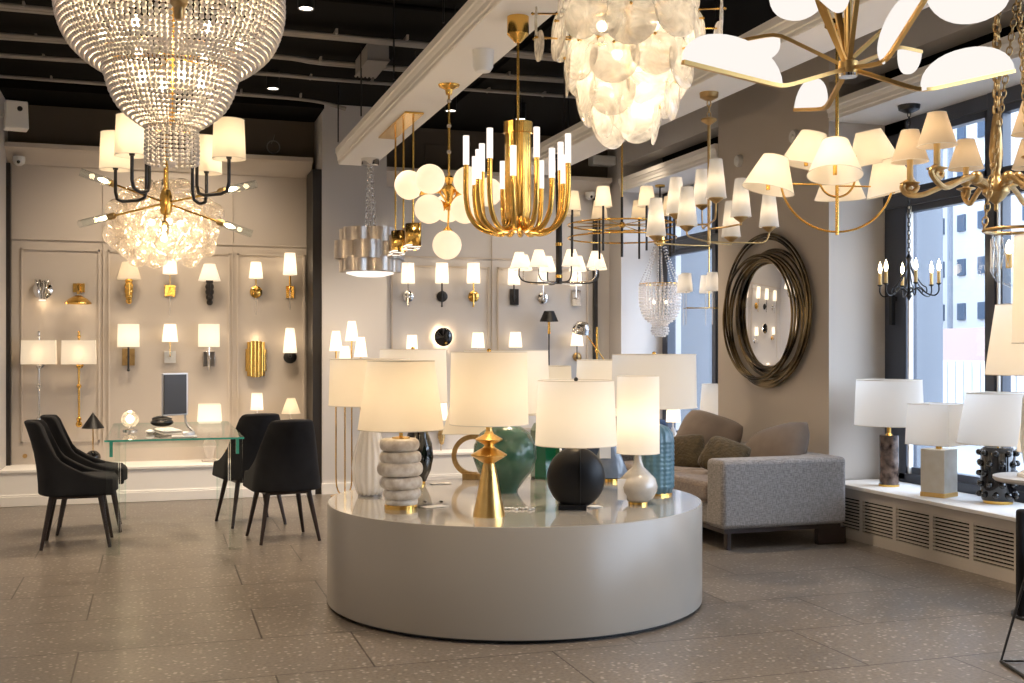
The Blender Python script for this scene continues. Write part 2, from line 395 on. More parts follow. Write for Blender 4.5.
# structural beam above the window side, and boxed-out window pelmets with a crown
struct('beam_3', B().span((XC,-3,3.27), (XC+.22,10.8,ZC)), M['wall_grey'])
def crown_y(b, X, y0, y1, z0, sgn=-1):
    prof = [(0,0),(-.005,0),(-.005,.022),(-.012,.028),(-.012,.055),(-.018,.062),(-.022,.085),(-.03,.092),(-.03,.135),(0,.135)]
    n = len(prof)
    b.add([(X+sgn*-p[0],y,z0+p[1]) for y in (y0,y1) for p in prof],
          [tuple(range(n)), tuple(reversed(range(n,2*n)))]+[(i,n+i,n+(i+1)%n,(i+1)%n) for i in range(n)])
for i, (y0, y1) in enumerate(((-3,6.995),(8.675,10.79))):
    b = B().span((XC,y0,2.985), (XW+.1,y1,3.12)); crown_y(b, XC, y0, y1, 2.985, -1)
    struct('trim_%d' % (8+i), b, M['white'])
struct('wall_right_upper', B().span((XW-.02,-3,3.12), (XW+.2,10.8,ZC)), M['black_ceiling'])
struct('wall_right_outer', B().span((XW+.05,6.995,-.1), (XW+.45,8.675,ZC)), M['ext_blue'])
# two hanging plaster beams with crown edges, on thin rods
def hbeam(name, x0, x1, y1):
    b = B().span((x0,-2.9,2.95), (x1,y1,3.08)); crown_y(b, x0, -2.9, y1, 2.955, -1); crown_y(b, x1, -2.9, y1, 2.955, 1)
    struct(name, b, M['white'])
hbeam('beam_1', 1.53, 1.83, 9.75); hbeam('beam_2', 3.15, 3.48, 9.75)
rods = B()
for X in (1.47, 1.88, 3.09, 3.54):
    for Y in (1.5, 3.4, 4.6, 5.8, 7.1, 8.3, 9.4):
        rods.cyl((X,Y,3.08), .006, ZC-3.08, 6)
struct('trim_10', rods, M['black'])

# ---- windows ----
def window(n, y0, y1, mull, transom, z0=.40, z1=2.985, wide=.10):
    fr = B(); w = .07
    fr.span((XW-.03,y0,z1-.10), (XW+.07,y1,z1)); fr.span((XW-.03,y0,z0-.02), (XW+.07,y1,z0+.05))
    for y in (y0, y1-wide): fr.span((XW-.03,y,z0), (XW+.07,y+wide,z1))
    for y in mull: fr.span((XW-.04,y-w/2,z0), (XW+.08,y+w/2,z1))
    fr.span((XW-.045,y0,transom-.045), (XW+.085,y1,transom+.045))
    o = struct('window_%d' % n, fr, M['frame'], bevel=.006)
    ys = [y0]+list(mull)+[y1]
    sash = B()
    for a, c in zip(ys[:-1], ys[1:]):
        a += w/2; c -= w/2
        for (p, q) in ((z0+.05, transom-.045), (transom+.045, z1-.10)):
            for (s0, s1, s2, s3) in ((a,a+.045,p,q),(c-.045,c,p,q),(a,c,p,p+.045),(a,c,q-.045,q)):
                sash.span((XW-.015,s0,s2), (XW+.05,s1,s3))
    obj('window_frame', sash, M['frame'], o)
    obj('glass', B().span((XW+.012,y0,z0), (XW+.020,y1,z1)), M['pane'], o)
    for y in ((6.715,5.83) if n == 1 else ()):
        obj('white_seal', B().span((XW-.035,y-.008,z0+.05), (XW+.0,y+.008,transom-.05)), M['white'], o)
    if n == 1:
        obj('handle', B().box((XW-.065,6.86,1.62), (.03,.03,.22)).box((XW-.05,6.86,1.70), (.05,.02,.03)), M['black'], o)
    return o
TR = onX(940, 194, XW).z
window(1, -1.0, 6.995, [-.1,1.0,2.05,3.1,4.15,5.02,5.89], TR, wide=.24)
window(2, 8.675, 10.78, [9.62], TR, wide=.12)
struct('wall_right', B().span((XW-.02,-3.2,0), (XW+.2,-1.0,3.12)), M['wall'])
struct('wall_right_below', B().span((XW-.02,-1.0,-.1), (XW+.2,10.8,.39)), M['wall_grey'])
# radiator boxes with slotted grilles and a sill on top
def radiator(n, y0, y1):
    b = B(); X = XC
    b.span((X,y0,0), (X+.02,y1,.075)); b.span((X,y0,.30), (X+.02,y1,.36))
    w = .365; k = 0; y = y1
    divs = [y1]
    while y-w > y0: y -= w; divs.append(y)
    divs.append(y0)
    for y in divs: b.span((X,max(y0,y-.018),.07), (X+.02,min(y1,y+.018),.30))
    for j in range(10):
        z = .085+j*.0225; b.span((X+.002,y0,z), (X+.012,y1,z+.0115))
    o = struct('radiator_cover_%d' % n, b, M['wall'])
    s = B().span((X-.03,y0,.36), (XW-.045,y1,.385)); so = obj('sill', s, M['white'], o, bevel=.004)
    obj('cavity', B().span((X+.10,y0,.02), (X+.12,y1,.35)), M['black_ceiling'], o)
radiator(1, -1.0, 6.98); radiator(2, 8.68, 10.77)

# ================= BLACK CEILING SERVICES =================
def conduit(pts, n, r, label, loc_z=3.52):
    b = B()
    for k in range(n):
        q = [Vector(p)+Vector((0,(k-(n-1)/2)*r*2.15,random.uniform(-.006,.006))) for p in pts]
        b.tube(smooth(q, 5), r, 6)
    for i in range(int(pts[0][0]*2), int(pts[-1][0]*2)):
        b.box((i*.5+.2, pts[0][1], pts[0][2]+.01), (.015, n*r*2.3, r*2.6))
    o = obj('cable_conduit', b, M['conduit']); tag(o, label, 'cable conduit', 'grey conduits under the black ceiling'); return o
conduit([(-1.2,7.8,3.53),(1,7.85,3.53),(3,7.8,3.5),(4.6,7.9,3.53)], 5, .013, 'thick bundle of grey cable conduits, nearest the room on the black ceiling')
conduit([(-1.2,8.55,3.53),(.8,8.5,3.53),(1.5,8.6,3.53),(4.6,8.5,3.53)], 3, .014, 'middle run of grey cable conduits crossing the black ceiling')
conduit([(-1.2,9.1,3.53),(.8,9.05,3.53),(1.6,9.1,3.53),(4.6,9.05,3.53)], 3, .012, 'grey cable conduits behind the middle run on the black ceiling')
conduit([(-1.2,9.75,3.52),(.6,9.8,3.52),(1.3,9.8,3.5),(1.6,9.8,3.45)], 2, .013, 'grey conduit pair closest to the back wall on the black ceiling')
jb = B().box((1.55,8.3,3.50), (.16,.5,.12))
for k in range(6): jb.tube([(1.48+.03*k,8.05,3.45),(1.48+.03*k,8.6,3.45)], .01, 6)
tag(obj('junction_box', jb, M['conduit']), 'grey junction box with conduits on the black ceiling left of the hanging beam', 'junction box')
for k, (y, z0) in enumerate(((10.2,3.50),)):
    struct('beam_4', B().span((XL,y,3.53), (1.468,y+.7,ZC)), M['black_ceiling'])
cb = B()
for k, X in enumerate((.35, 2.6, 4.2)): cb.span((X,-2.9,3.565), (X+.12,10.2,3.6))
for Y in (2.2, 5.2, 7.2): cb.tube([(XL,Y,3.585),(XC,Y,3.585)], .015, 8)
struct('beam_5', cb, M['black_ceiling'])
def downlight(p, label, e=25, ang=95, tilt=0):
    t = thing('downlight', label, 'downlight', p, 0, 'black cylinder downlights')
    b = B(); b.lathe([(.052,.14),(.052,0),(.044,0),(.044,.02)], 24); obj('housing', b, M['black'], t)
    obj('lens', B().cyl((0,0,.006), .043, .006, 24), M['downlight'], t)
    l = bpy.data.lights.new('downlight_beam', 'SPOT'); l.energy = e; l.spot_size = radians(ang); l.spot_blend = .8; l.color = (1,.80,.58); l.shadow_soft_size = .05
    o = bpy.data.objects.new('downlight_beam', l); col.objects.link(o); o.parent = t; o.location = (0,0,-.01); o.rotation_euler = (radians(tilt),0,0)
    return t
DL = 190
p = W(306, 9, 2.12*F/341); downlight((p.x,p.y,3.45), 'black cylinder downlight at the top of the picture beside the crystal chandelier', DL)
p = W(273, 89, 2.12*F/261); downlight((p.x,p.y,3.45), 'black cylinder downlight above the wall sconces beside the crystal chandelier', DL)
for (x, y) in ((-.7,1.2),(-.2,6.2),(2.5,1.5),(2.5,4.2),(2.75,7.0),(2.5,9.6),(4.1,3.4),(4.1,9.4),(.6,3.2),(-.33,8.82)):
    t = downlight((x,y,3.45), 'black cylinder downlight on the black ceiling, outside the picture or behind the fittings', DL)
for (x, y) in ((-.15,9.42),(.04,9.55),(.42,9.55),(3.2,9.75),(4.25,9.65)):  # added spots that brighten the back wall, kept unseen behind the fittings
    downlight((x,y,3.45), 'added black cylinder downlight brightening the panelled back wall, hidden behind the hanging fittings', 42, 110, 28)
# small wall and ceiling devices
def puck(name, label, cat, p, ax, r, h):
    q = Vector(ax).to_track_quat('Z','Y').to_matrix().to_4x4()
    b = B().lathe([(r,0),(r,h*.6),(r*.85,h),(0,h)], 28, Matrix.Translation(p) @ q)
    b.lathe([(r*.35,h),(r*.3,h*1.15),(0,h*1.15)], 20, Matrix.Translation(p) @ q)
    return tag(obj(name, b, M['plastic']), label, cat)
puck('smoke_detector', 'round white detector on the mirror column, the right one just under the leaf chandelier', 'detector', onX(796,137,XC), (-1,0,0), .055, .035)
puck('smoke_detector', 'round white detector on the mirror column, the left one above the mirror', 'detector', onX(740,161,XC), (-1,0,0), .05, .035)
Z = 1.62*F/300; p = W(478, 50, Z)
b = B().lathe([(.058,0),(.055,-.09),(.04,-.115),(0,-.115)], 28, Matrix.Translation((1.69,p.y,2.95)))
tag(obj('siren', b, M['plastic']), 'white cylindrical siren under the hanging beam between two ceiling canopies', 'siren')
def dome_cam(p, label):
    t = thing('security_camera', label, 'security camera', p)
    obj('housing', B().lathe([(.0,.03),(.05,.03),(.052,0),(.045,-.03),(.02,-.05),(0,-.052)], 24), M['plastic'], t)
    obj('lens', B().ball((0,-.035,-.02), .018), M['gloss_black'], t)
    obj('wall_mount', B().box((0,.05,.0), (.05,.12,.04)), M['plastic'], t)
dome_cam(onY(19,160,YB1-.09), 'small white security camera under the cornice near the left wall')
dome_cam(onY(590,195,YB2-.08), 'small white security camera under the cornice near the window corner')
t = thing('loudspeaker', 'white box loudspeaker on the left wall by the ceiling', 'loudspeaker', W(16,116,8.6), radians(12))
obj('cabinet', B().box((0,0,0), (.17,.15,.215), top=.92), M['plastic'], t, bevel=.01)
obj('tweeter', B().lathe([(.02,0),(.018,.006),(0,.006)], 20, Matrix.Translation((.02,-.076,.045)) @ Matrix.Rotation(pi/2,4,'X')), M['black'], t)
obj('bracket', B().tube([(-.05,.02,0),(-.30,.06,0)], .014), M['plastic'], t)
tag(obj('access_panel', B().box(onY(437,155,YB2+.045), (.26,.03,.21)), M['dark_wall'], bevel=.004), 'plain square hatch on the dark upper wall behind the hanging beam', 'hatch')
tag(obj('ceiling_speaker', B().box(onY(602,161,YB2-.12), (.26,.16,.10)), M['plastic'], bevel=.012), 'white box device above the right cornice behind the second beam', 'device')
for px, py, lb in ((25,456,'left'),(227,451,'right')):
    p = onY(px,py,YB1)
    b = B().lathe([(.02,0),(.02,.006),(.010,.009),(.010,.02),(0,.022)], 20, Matrix.Translation(p) @ Matrix.Rotation(pi/2,4,'X'))
    tag(obj('wall_socket', b, M['brass_a']), 'small round brass socket low on the panelling, the %s one' % ('one behind the left chairs' if lb == 'left' else 'one seen through the glass desk'), 'socket')
p = onY(273,118,YB1+.085)
b = B().tube(smooth([(p.x,p.y-.01,3.5),(p.x+.01,p.y-.02,3.38),(p.x-.02,p.y-.02,3.3)],5), .006, 6); b.ring((p.x,p.y-.03,3.27), .06, .006, 24, Matrix.Translation((p.x,p.y-.03,3.27)) @ Matrix.Rotation(pi/2,4,'X') @ Matrix.Translation((-p.x,-p.y+.03,-3.27)))
tag(obj('cable_coil', b, M['conduit']), 'loop of loose cable hanging on the dark upper wall', 'cable')

# ================= SHARED LAMP PIECES =================
def shade(parent, c, rt, rb, h, mat, e=None, pleat=0, seg=40, trim='trim_cloth', name='lamp_shade', square=False, sy=1, rot=None):
    """open-ended tapered shade; c = centre of its lower rim"""
    c = Vector(c); b = B(); b.cap = False; TR_ = Matrix.Translation(c) @ (rot or Matrix.Identity(4))
    if square:
        k = sqrt(2); vs = []
        for (r, z) in ((rb,0),(rt,h)):
            vs += [(-r,-r*sy,z),(r,-r*sy,z),(r,r*sy,z),(-r,r*sy,z)]
        b.add(vs, [(0,1,5,4),(1,2,6,5),(2,3,7,6),(3,0,4,7)], TR_)
    else:
        fl = (lambda a, z: 1+.018*cos(a*pleat)) if pleat else None
        b.lathe([(rb,0),((rb+rt)/2,h/2),(rt,h)], max(seg, pleat*4) if pleat else seg, TR_ @ Matrix.Diagonal((1,sy,1,1)), fl)
    o = obj(name, b, M[mat], parent, angle=60 if not pleat else 80)
    w = max(.0012, rb*.012)
    for (r, z) in ((rb,0),(rt,h)):
        tb = B()
        if square: tb.tube([c+Vector((-r,-r*sy,z)),c+Vector((r,-r*sy,z)),c+Vector((r,r*sy,z)),c+Vector((-r,r*sy,z))], w, 6, True)
        else: tb.ring((0,0,0), r, w, seg, TR_ @ Matrix.Translation((0,0,z)) @ Matrix.Diagonal((1,sy,1,1)), 6)
        obj('shade_trim', tb, M[trim], o)
    if e: bulb_light(parent, c+Vector((0,0,h*.45)), e, min(.03, rb*.3))
    return o
class Fix:
    """a thing hung or stood at camera depth Z; local x to the right, y away, z up"""
    def __init__(s, name, label, cat, px, py, Z, group=None):
        s.Z = Z; s.px = px; s.py = py; s.s = Z/F; s.o = W(px, py, Z)
        s.t = thing(name, label, cat, s.o, -TH, group)
    def p(s, px, py, d=0):
        Z = s.Z+d
        return Vector(((px-512)/F*Z-(s.px-512)/F*s.Z, d, (HY-py)/F*Z-(HY-s.py)/F*s.Z))
    def top(s, z): return z-s.o.z
    def prof(s, pts, py0=None):   # [(half width px, y px)]
        return [(r*s.s, (s.py-y)*s.s) for r, y in pts]
    def lathe(s, name, pts, mat, seg=32, at=None, **k):
        M4 = Matrix.Translation(at) if at is not None else None
        return obj(name, B().lathe(s.prof(pts), seg, M4), M[mat], s.t, **k)

# ================= CRYSTAL CHANDELIER =================
f = Fix('crystal_chandelier', 'large tiered basket chandelier strung with white crystal beads', 'chandelier', 172, 50, 4.6)
def curve_r(pts, n):
    """resample a (r,y) profile to n points by length"""
    q = [Vector((r,0,y)) for r, y in pts]; q = smooth(q, 10)
    L = [0]
    for a, b_ in zip(q[:-1], q[1:]): L.append(L[-1]+(b_-a).length)
    out = []; j = 0
    for i in range(n):
        d = L[-1]*i/(n-1)
        while j < len(L)-2 and L[j+1] < d: j += 1
        tt = (d-L[j])/max(1e-9, L[j+1]-L[j]); v = q[j].lerp(q[j+1], min(1,tt)); out.append((v.x, v.z))
    return out
def beads(f, name, prof, ns, nb, size, mat='crystal', seg=7, rings=5, parent=None):
    b = B(); s = f.s
    base = B().ball((0,0,0), 1, seg, rings)
    bv = [Vector(v) for v in base.v]
    for (r, y) in curve_r(prof, nb):
        z = (f.py-y)*s; R = r*s; rr = min(size*s, 2*pi*R/ns*.5)
        rr = max(rr, size*s*.45)
        for k in range(ns):
            a = 2*pi*k/ns; cx, cy = R*cos(a), R*sin(a)
            n = len(b.v)
            b.v += [(cx+v.x*rr, cy+v.y*rr, z+v.z*rr) for v in bv]
            b.f += [tuple(i+n for i in ff) for ff in base.f]
            b.m += [0]*len(base.f)
    o = obj(name, b, M[mat], parent or f.t, angle=180); o['kind'] = 'stuff'; return o
T1 = [(100,-62),(106,-35),(109,-8),(109,14),(104,34),(95,50),(80,64),(66,73)]
T2 = [(65,57),(65,68),(62,82),(57,97),(49,110),(38,120),(27,128)]
T3 = [(25,129),(25,140),(25.5,152),(25,163)]
beads(f, 'upper_bead_basket', T1, 112, 30, 2.4)
beads(f, 'middle_bead_basket', T2, 72, 17, 2.3)
beads(f, 'bead_fringe', T3, 26, 9, 1.9)
bulb_light(f.t, (0,0,-96*f.s), 1.8)
for (r, y) in ((101,-62),(66,56),(66,73),(26,128)):
    rg = B().ring((0,0,(50-y)*f.s), r*f.s, .005, 64)
    if y in (-62,56):
        for k in range(6):
            a = pi/3*k; rg.tube([(r*f.s*cos(a),r*f.s*sin(a),(50-y)*f.s),(0,0,(50-y)*f.s)], .004)
    obj('brass_hoop', rg, M['brass'], f.t)
obj('stem', B().cyl((0,0,-75*f.s), .012, f.top(ZC)+75*f.s, 16), M['brass'], f.t)
obj('canopy', B().lathe([(.07,f.top(ZC)),(.07,f.top(ZC)-.02),(.02,f.top(ZC)-.06),(0,f.top(ZC)-.06)], 28), M['brass'], f.t)
obj('bottom_ball', B().ball((0,0,-113*f.s), .018), M['crystal'], f.t)
for k in range(6):
    a = pi/3*k+.3; q = Vector((cos(a)*.27, sin(a)*.27, 10*f.s))
    bl = B(); bl.ball(q, .016, 12, 8, (1,1,1.7)); obj('bulb', bl, M['bulb'], f.t); bulb_light(f.t, q+Vector((0,0,.05)), 12)
for k in range(4):
    a = pi/2*k+.6; q = Vector((cos(a)*.12, sin(a)*.12, -30*f.s))
    bl = B(); bl.ball(q, .016, 12, 8, (1,1,1.7)); obj('bulb', bl, M['bulb'], f.t); bulb_light(f.t, q+Vector((0,0,.04)), 6)

# brass pendant tip hanging in front of it
f = Fix('pendant_lamp', 'brass pendant fitting in front of the crystal chandelier at the top of the picture', 'pendant', 179, 20, 3.3)
f.lathe('socket', [(0,20),(3,20),(5,17),(5,8),(8.5,4),(9,-14),(6,-20),(3,-26),(0,-26)], 'brass_a')
obj('stem', B().cyl((0,0,20*f.s), .006, f.top(ZC)-20*f.s, 10), M['brass_a'], f.t)

# ================= BLACK ARM CHANDELIER WITH DRUM SHADES =================
f = Fix('shaded_chandelier', 'black curved-arm chandelier with four cream drum shades under the crystal chandelier', 'chandelier', 172, 165, 5.5)
s = f.s; R, r0 = 66*s, 33*s; hubz = 75*s
st = B().cyl((0,0,hubz-.03), .012, f.top(ZC)-hubz+.03, 16); obj('stem', st, M['black'], f.t)
for (px, d) in ((132,-.26),(229,-.17),(206.5,.26),(115.5,.15)):
    q = f.p(px, 165, d); tip = Vector((q.x, q.y, 0)); R = tip.length; dirv = tip/R
    z1 = -33*s
    pts = [(0,0,hubz), dirv*(r0-.02)+Vector((0,0,hubz)), dirv*r0+Vector((0,0,hubz-.02)), dirv*r0+Vector((0,0,z1+.05)), dirv*(r0+.012)+Vector((0,0,z1+.012)),
           dirv*(r0+.05)+Vector((0,0,z1)), dirv*(R-.05)+Vector((0,0,z1)), dirv*(R-.012)+Vector((0,0,z1+.012)), dirv*R+Vector((0,0,z1+.05)), dirv*R+Vector((0,0,0.01))]
    obj('arm', B().tube(pts, .0085, 10), M['black'], f.t)
    bl = B().lathe([(.012,0),(.014,.012),(.010,.03),(.009,.06)], 14, Matrix.Translation(dirv*R)); obj('candle_socket', bl, M['black'], f.t)
    shade(f.t, dirv*R+Vector((0,0,.0)), 14.5*s, 16*s, 38*s, 'shade_c', 1.0)

# ================= SPUTNIK ROD CHANDELIER =================
f = Fix('sputnik_chandelier', 'brass rod chandelier with clear glass tubes pointing outwards beneath the black-armed one', 'chandelier', 166, 203, 6.6)
obj('stem', B().cyl((0,0,-14*f.s), .014, f.top(ZC)+14*f.s, 14), M['brass'], f.t)
f.lathe('hub', [(0,216),(5,214),(6,208),(6,196),(4,190),(0,190)], 'brass', 20)
for (px, py, d) in ((80,172,-.22),(80,224,.20),(256,184,-.10),(252,234,.18),(164,238,-.42),(165,182,.42)):
    e = f.p(px, py, d); L = e.length; u = e/L
    obj('rod', B().tube([u*.01, u*(L*.60)], .006, 10), M['brass'], f.t)
    q = u.to_track_quat('Z','Y').to_matrix().to_4x4()
    obj('socket', B().lathe([(.013,L*.58),(.02,L*.60),(.02,L*.66),(.012,L*.67)], 18, q), M['brass_a'], f.t)
    bb = B(); bb.lathe([(0,L*.67),(.011,L*.70),(.013,L*.74),(.006,L*.79),(0,L*.80)], 14, q); obj('bulb', bb, M['bulb'], f.t)
    g = B(); g.cap = False; g.lathe([(.024,L*.64),(.024,L*1.0),(.021,L*1.0),(.021,L*.66)], 20, q); obj('glass_tube', g, M['clear'], f.t)
    bulb_light(f.t, u*(L*.86), 1.0)

# ================= BUBBLE CHANDELIER =================
f = Fix('bubble_chandelier', 'cloud chandelier of clear glass bubbles below the brass rod chandelier', 'chandelier', 166, 219, 7.6)
obj('stem', B().cyl((0,0,0), .01, f.top(ZC), 12), M['brass'], f.t)
n = 0; s = f.s; cnt = 92
for i in range(cnt):
    v = .95-1.85*(i+.5)/cnt; a = i*2.39996
    rr = sqrt(max(0,1-v*v)); q = Vector((rr*cos(a)*47*s, rr*sin(a)*47*s, (v*38-6)*s))
    q *= random.uniform(.90,1.08); r = random.uniform(7.5,13)*s
    if v < -.4: r *= .85
    obj('glass_bubble', B().ball(q, r, 18, 12), M['bubble'], f.t, angle=180)
for k in range(4):
    q = Vector((cos(k*pi/2+.5)*14*s, sin(k*pi/2+.5)*14*s, -4*s))
    obj('bulb', B().ball(q, .022, 12, 8), M['bulb'], f.t); bulb_light(f.t, q-Vector((0,0,.06)), 10)

# ================= BEAM 1 FITTINGS =================
def chain(b, p0, p1, link=.028, r=.0028):
    p0, p1 = Vector(p0), Vector(p1); n = max(1, int((p1-p0).length/link/.8)); u = (p1-p0).normalized()
    for i in range(n):
        c = p0.lerp(p1, (i+.5)/n)
        q = u.to_track_quat('Z','Y').to_matrix().to_4x4() @ Matrix.Rotation(pi/2*(i % 2), 4, 'Z') @ Matrix.Rotation(pi/2, 4, 'X')
        Mt = Matrix.Translation(c) @ q
        pts = [Mt @ Vector((link*.30*cos(2*pi*k/10), link*.52*sin(2*pi*k/10), 0)) for k in range(10)]
        b.tube(pts, r, 5, True)
def to_beam(f, z=2.95): return f.top(z)
# scalloped nickel drum
f = Fix('scalloped_drum_pendant', 'brushed nickel pendant of overlapping scalloped drums on a chain at the end of the beam', 'pendant', 370, 275, 9.45)
s = f.s
def scallop(y0, y1, R, rr, nn, ph):
    b = B(); b.cap = False; z0, z1 = (275-y1)*s, (275-y0)*s; N = 96; pts = []
    for i in range(N):
        a = 2*pi*i/N; best = 0
        for k in range(nn):
            c = 2*pi*k/nn+ph; dx = a-c
            dx = (dx+pi) % (2*pi)-pi
            di = (R*s*sin(dx))
            if abs(di) < rr*s and cos(dx) > 0: best = max(best, R*s*cos(dx)+sqrt((rr*s)**2-di*di))
        pts.append((best*cos(a), best*sin(a)))
    vs = [(x,y,z) for z in (z0,z1) for x, y in pts] + [(x*.985,y*.985,z) for z in (z0,z1) for x, y in pts]
    fs = []
    for i in range(N):
        j = (i+1) % N
        fs += [(i,j,N+j,N+i),(2*N+j,2*N+i,3*N+i,3*N+j),(j,i,2*N+i,2*N+j),(N+i,N+j,3*N+j,3*N+i)]
    b.add(vs, fs); return b
obj('upper_drum', scallop(229,243,18,14,5,.35), M['steel'], f.t, angle=30)
obj('middle_drum', scallop(242,260,23.5,13.5,6,.55), M['steel'], f.t, angle=30)
obj('lower_drum', scallop(258,272,18,14,5,.35), M['steel'], f.t, angle=30)
obj('diffuser', B().lathe([(0,-.02),(.12,-.012),(.2,.01),(.2,.02),(0,.02)], 36), M['bulb_soft'], f.t)
b = B()
for o_ in ((0,0),(.035,.01),(-.03,.02)): chain(b, (o_[0]*1.2,o_[1],(275-229)*s), (o_[0]*.4,o_[1]*.4,to_beam(f)-.04), .035)
obj('chain', b, M['chrome'], f.t)
obj('canopy', B().lathe([(.075,to_beam(f)),(.075,to_beam(f)-.055),(.06,to_beam(f)-.06),(0,to_beam(f)-.06)], 28), M['chrome'], f.t)
bulb_light(f.t, (0,0,-.08), 2.5, .05)
# three-rod linear brass pendant (runs along the beam)
yc = 7.9; xc = 1.68
t = thing('linear_pendant', 'linear brass pendant of curved shields on three thin rods under the beam', 'pendant', (xc+.03,yc,2.06), 0)
obj('ceiling_plate', B().box((-.03,.0,.882), (.13,.95,.014)), M['brass'], t, bevel=.003)
for yy in (-.30,0.02,.30): obj('rod', B().cyl((0,yy,.05), .007, .83, 12), M['brass'], t)
obj('bar', B().box((0,0,.06), (.02,.86,.02)), M['brass'], t)
for k, yy in enumerate((-.36,-.13,.12,.36)):
    b = B(); b.cap = False; sg = 1 if k % 2 else -1
    vs = []; nn = 14
    for z in (-.02,.14):
        for i in range(nn):
            a = -pi/2+pi*i/(nn-1); vs.append((.085*cos(a)*sg+(-.02)*sg, yy+.085*sin(a), z))
    fs = [(i,i+1,nn+i+1,nn+i) for i in range(nn-1)]+[(0,nn,2*nn-1,nn-1)]
    b.add(vs, fs); o = obj('shield', b, M['brass'], t)
    md = o.modifiers.new('thickness','SOLIDIFY'); md.thickness = .004
    pl = B().box((.02*sg,yy,-.012), (.10,.14,.008)); obj('diffuser', pl, M['bulb_soft'], t)
bulb_light(t, (0,0,-.06), 2.0, .04)
# globe chandelier
f = Fix('globe_chandelier', 'brass chandelier with a cluster of opal glass globes on a beaded stem', 'chandelier', 449, 205, 6.82)
s = f.s
obj('canopy', B().lathe([(11*s,to_beam(f)),(10*s,to_beam(f)-.012),(4*s,to_beam(f)-.03),(3*s,to_beam(f)-.06),(0,to_beam(f)-.06)], 28), M['brass'], f.t)
obj('stem', B().cyl((0,0,0), .007, to_beam(f)-.04, 12), M['brass'], f.t)
for y in (101,126,152): obj('crystal_ball', B().ball((0,0,(205-y)*s), .014), M['crystal_clear'], f.t)
f.lathe('hub', [(0,207),(4,204),(4,196),(8,190),(3,184),(5,178),(3,176),(0,176)], 'brass', 20)
for (px, py, d) in ((409,185,0),(430,179,-.13),(468,181,-.05),(429,209,-.02),(465,209,-.02),(448,208,.12),(488,192,.1),(447,245,0)):
    c = f.p(px, py, d); obj('glass_globe', B().ball(c, 14.6*s, 28, 18), M['glass_globe'], f.t, angle=180)
    u = c.normalized(); q = u.to_track_quat('Z','Y').to_matrix().to_4x4(); L = c.length-14*s
    obj('arm', B().lathe([(.006,.01),(.006,L-.03),(.03,L-.004),(.03,L)], 16, q), M['brass'], f.t)
    bulb_light(f.t, c*1.0, .3, .03)
# brass candle-arm chandelier
f = Fix('brass_tube_chandelier', 'polished brass chandelier with curved tube arms and frosted light tubes around a fluted core', 'chandelier', 518, 235, 5.43)
s = f.s
obj('canopy', B().lathe([(11*s,to_beam(f)),(11*s,to_beam(f)-.085),(6*s,to_beam(f)-.11),(3*s,to_beam(f)-.125),(0,to_beam(f)-.125)], 32), M['brass'], f.t)
obj('stem', B().cyl((0,0,100*s), .0065, to_beam(f)-100*s-.1, 12), M['brass'], f.t)
obj('core', B().lathe(f.prof([(0,232),(7,230),(10,222),(12.5,212),(12.5,134),(13.8,133.5),(13.8,122.5),(0,122)]), 72, None, lambda a, z: 1+.06*abs(cos(a*8))), M['brass'], f.t, angle=60)
na = 14
for k in range(na):
    a = 2*pi*k/na+.12; up = (k % 2)*17
    Rk = (52 if k % 2 else 46)*s; dv = Vector((cos(a), sin(a), 0))
    ytop = 183-up
    pts = [dv*8*s+Vector((0,0,22*s)), dv*12*s+Vector((0,0,9*s)), dv*22*s+Vector((0,0,2.5*s)), dv*(Rk*.72)+Vector((0,0,6*s)), dv*(Rk*.93)+Vector((0,0,19*s)), dv*Rk+Vector((0,0,38*s)), dv*Rk+Vector((0,0,(235-ytop)*s))]
    obj('arm', B().tube(smooth(pts, 7), 2.7*s, 12), M['brass'], f.t)
    obj('light_tube', B().cyl(dv*Rk+Vector((0,0,(235-ytop)*s)), 3.1*s, 29*s, 20), M['bulb_soft'], f.t)
bulb_light(f.t, (0,0,-.10), 3.0, .05); bulb_light(f.t, (0,-.36,.3), 2.2, .06); bulb_light(f.t, (.1,.36,.35), 2.2, .06)
# cloudy glass disc chandelier
f = Fix('glass_disc_chandelier', 'round chandelier of overlapping cloudy glass discs on brass pins', 'chandelier', 628, 60, 4.2)
s = f.s
obj('stem', B().cyl((0,0,-60*s), .010, to_beam(f)+60*s, 14), M['brass'], f.t)
obj('canopy', B().lathe([(.09,to_beam(f)),(.09,to_beam(f)-.03),(.02,to_beam(f)-.05),(0,to_beam(f)-.05)], 28), M['brass'], f.t)
obj('frame_ring', B().ring((0,0,35*s), 50*s, .006).ring((0,0,0), 45*s, .006).ring((0,0,-45*s), 25*s, .005), M['brass'], f.t)
def disc(R, a, y, r, tilt=0, th=.012):
    dv = Vector((cos(a), sin(a), 0)); c = dv*R*s+Vector((0,0,(60-y)*s))
    q = (dv+Vector((0,0,tilt))).to_track_quat('Z','Y').to_matrix().to_4x4()
    b = B().lathe([(0,th*.35),(r*s*.5,th*.4),(r*s*.93,th*.3),(r*s,th*.1),(r*s,-th*.2),(r*s*.9,-th*.35),(0,-th*.25)], 30, Matrix.Translation(c) @ q)
    o = obj('glass_disc', b, M['disc_glass'], f.t, angle=60)
    pin = B().tube([dv*(R*.5)*s+Vector((0,0,(60-y)*s+r*.55*s)), dv*(R+4)*s+Vector((0,0,(60-y)*s+r*.55*s))], .0035, 6)
    pin.ball(dv*(R+3.5)*s+Vector((0,0,(60-y)*s+r*.55*s)), .006, 8, 6); obj('pin', pin, M['brass'], o)
for k in range(10): disc(72, 2*pi*k/10+.25, 30+(k % 2)*10, 25, .1)
for k in range(10): disc(60, 2*pi*k/10, 64+(k % 2)*8, 25, .05)
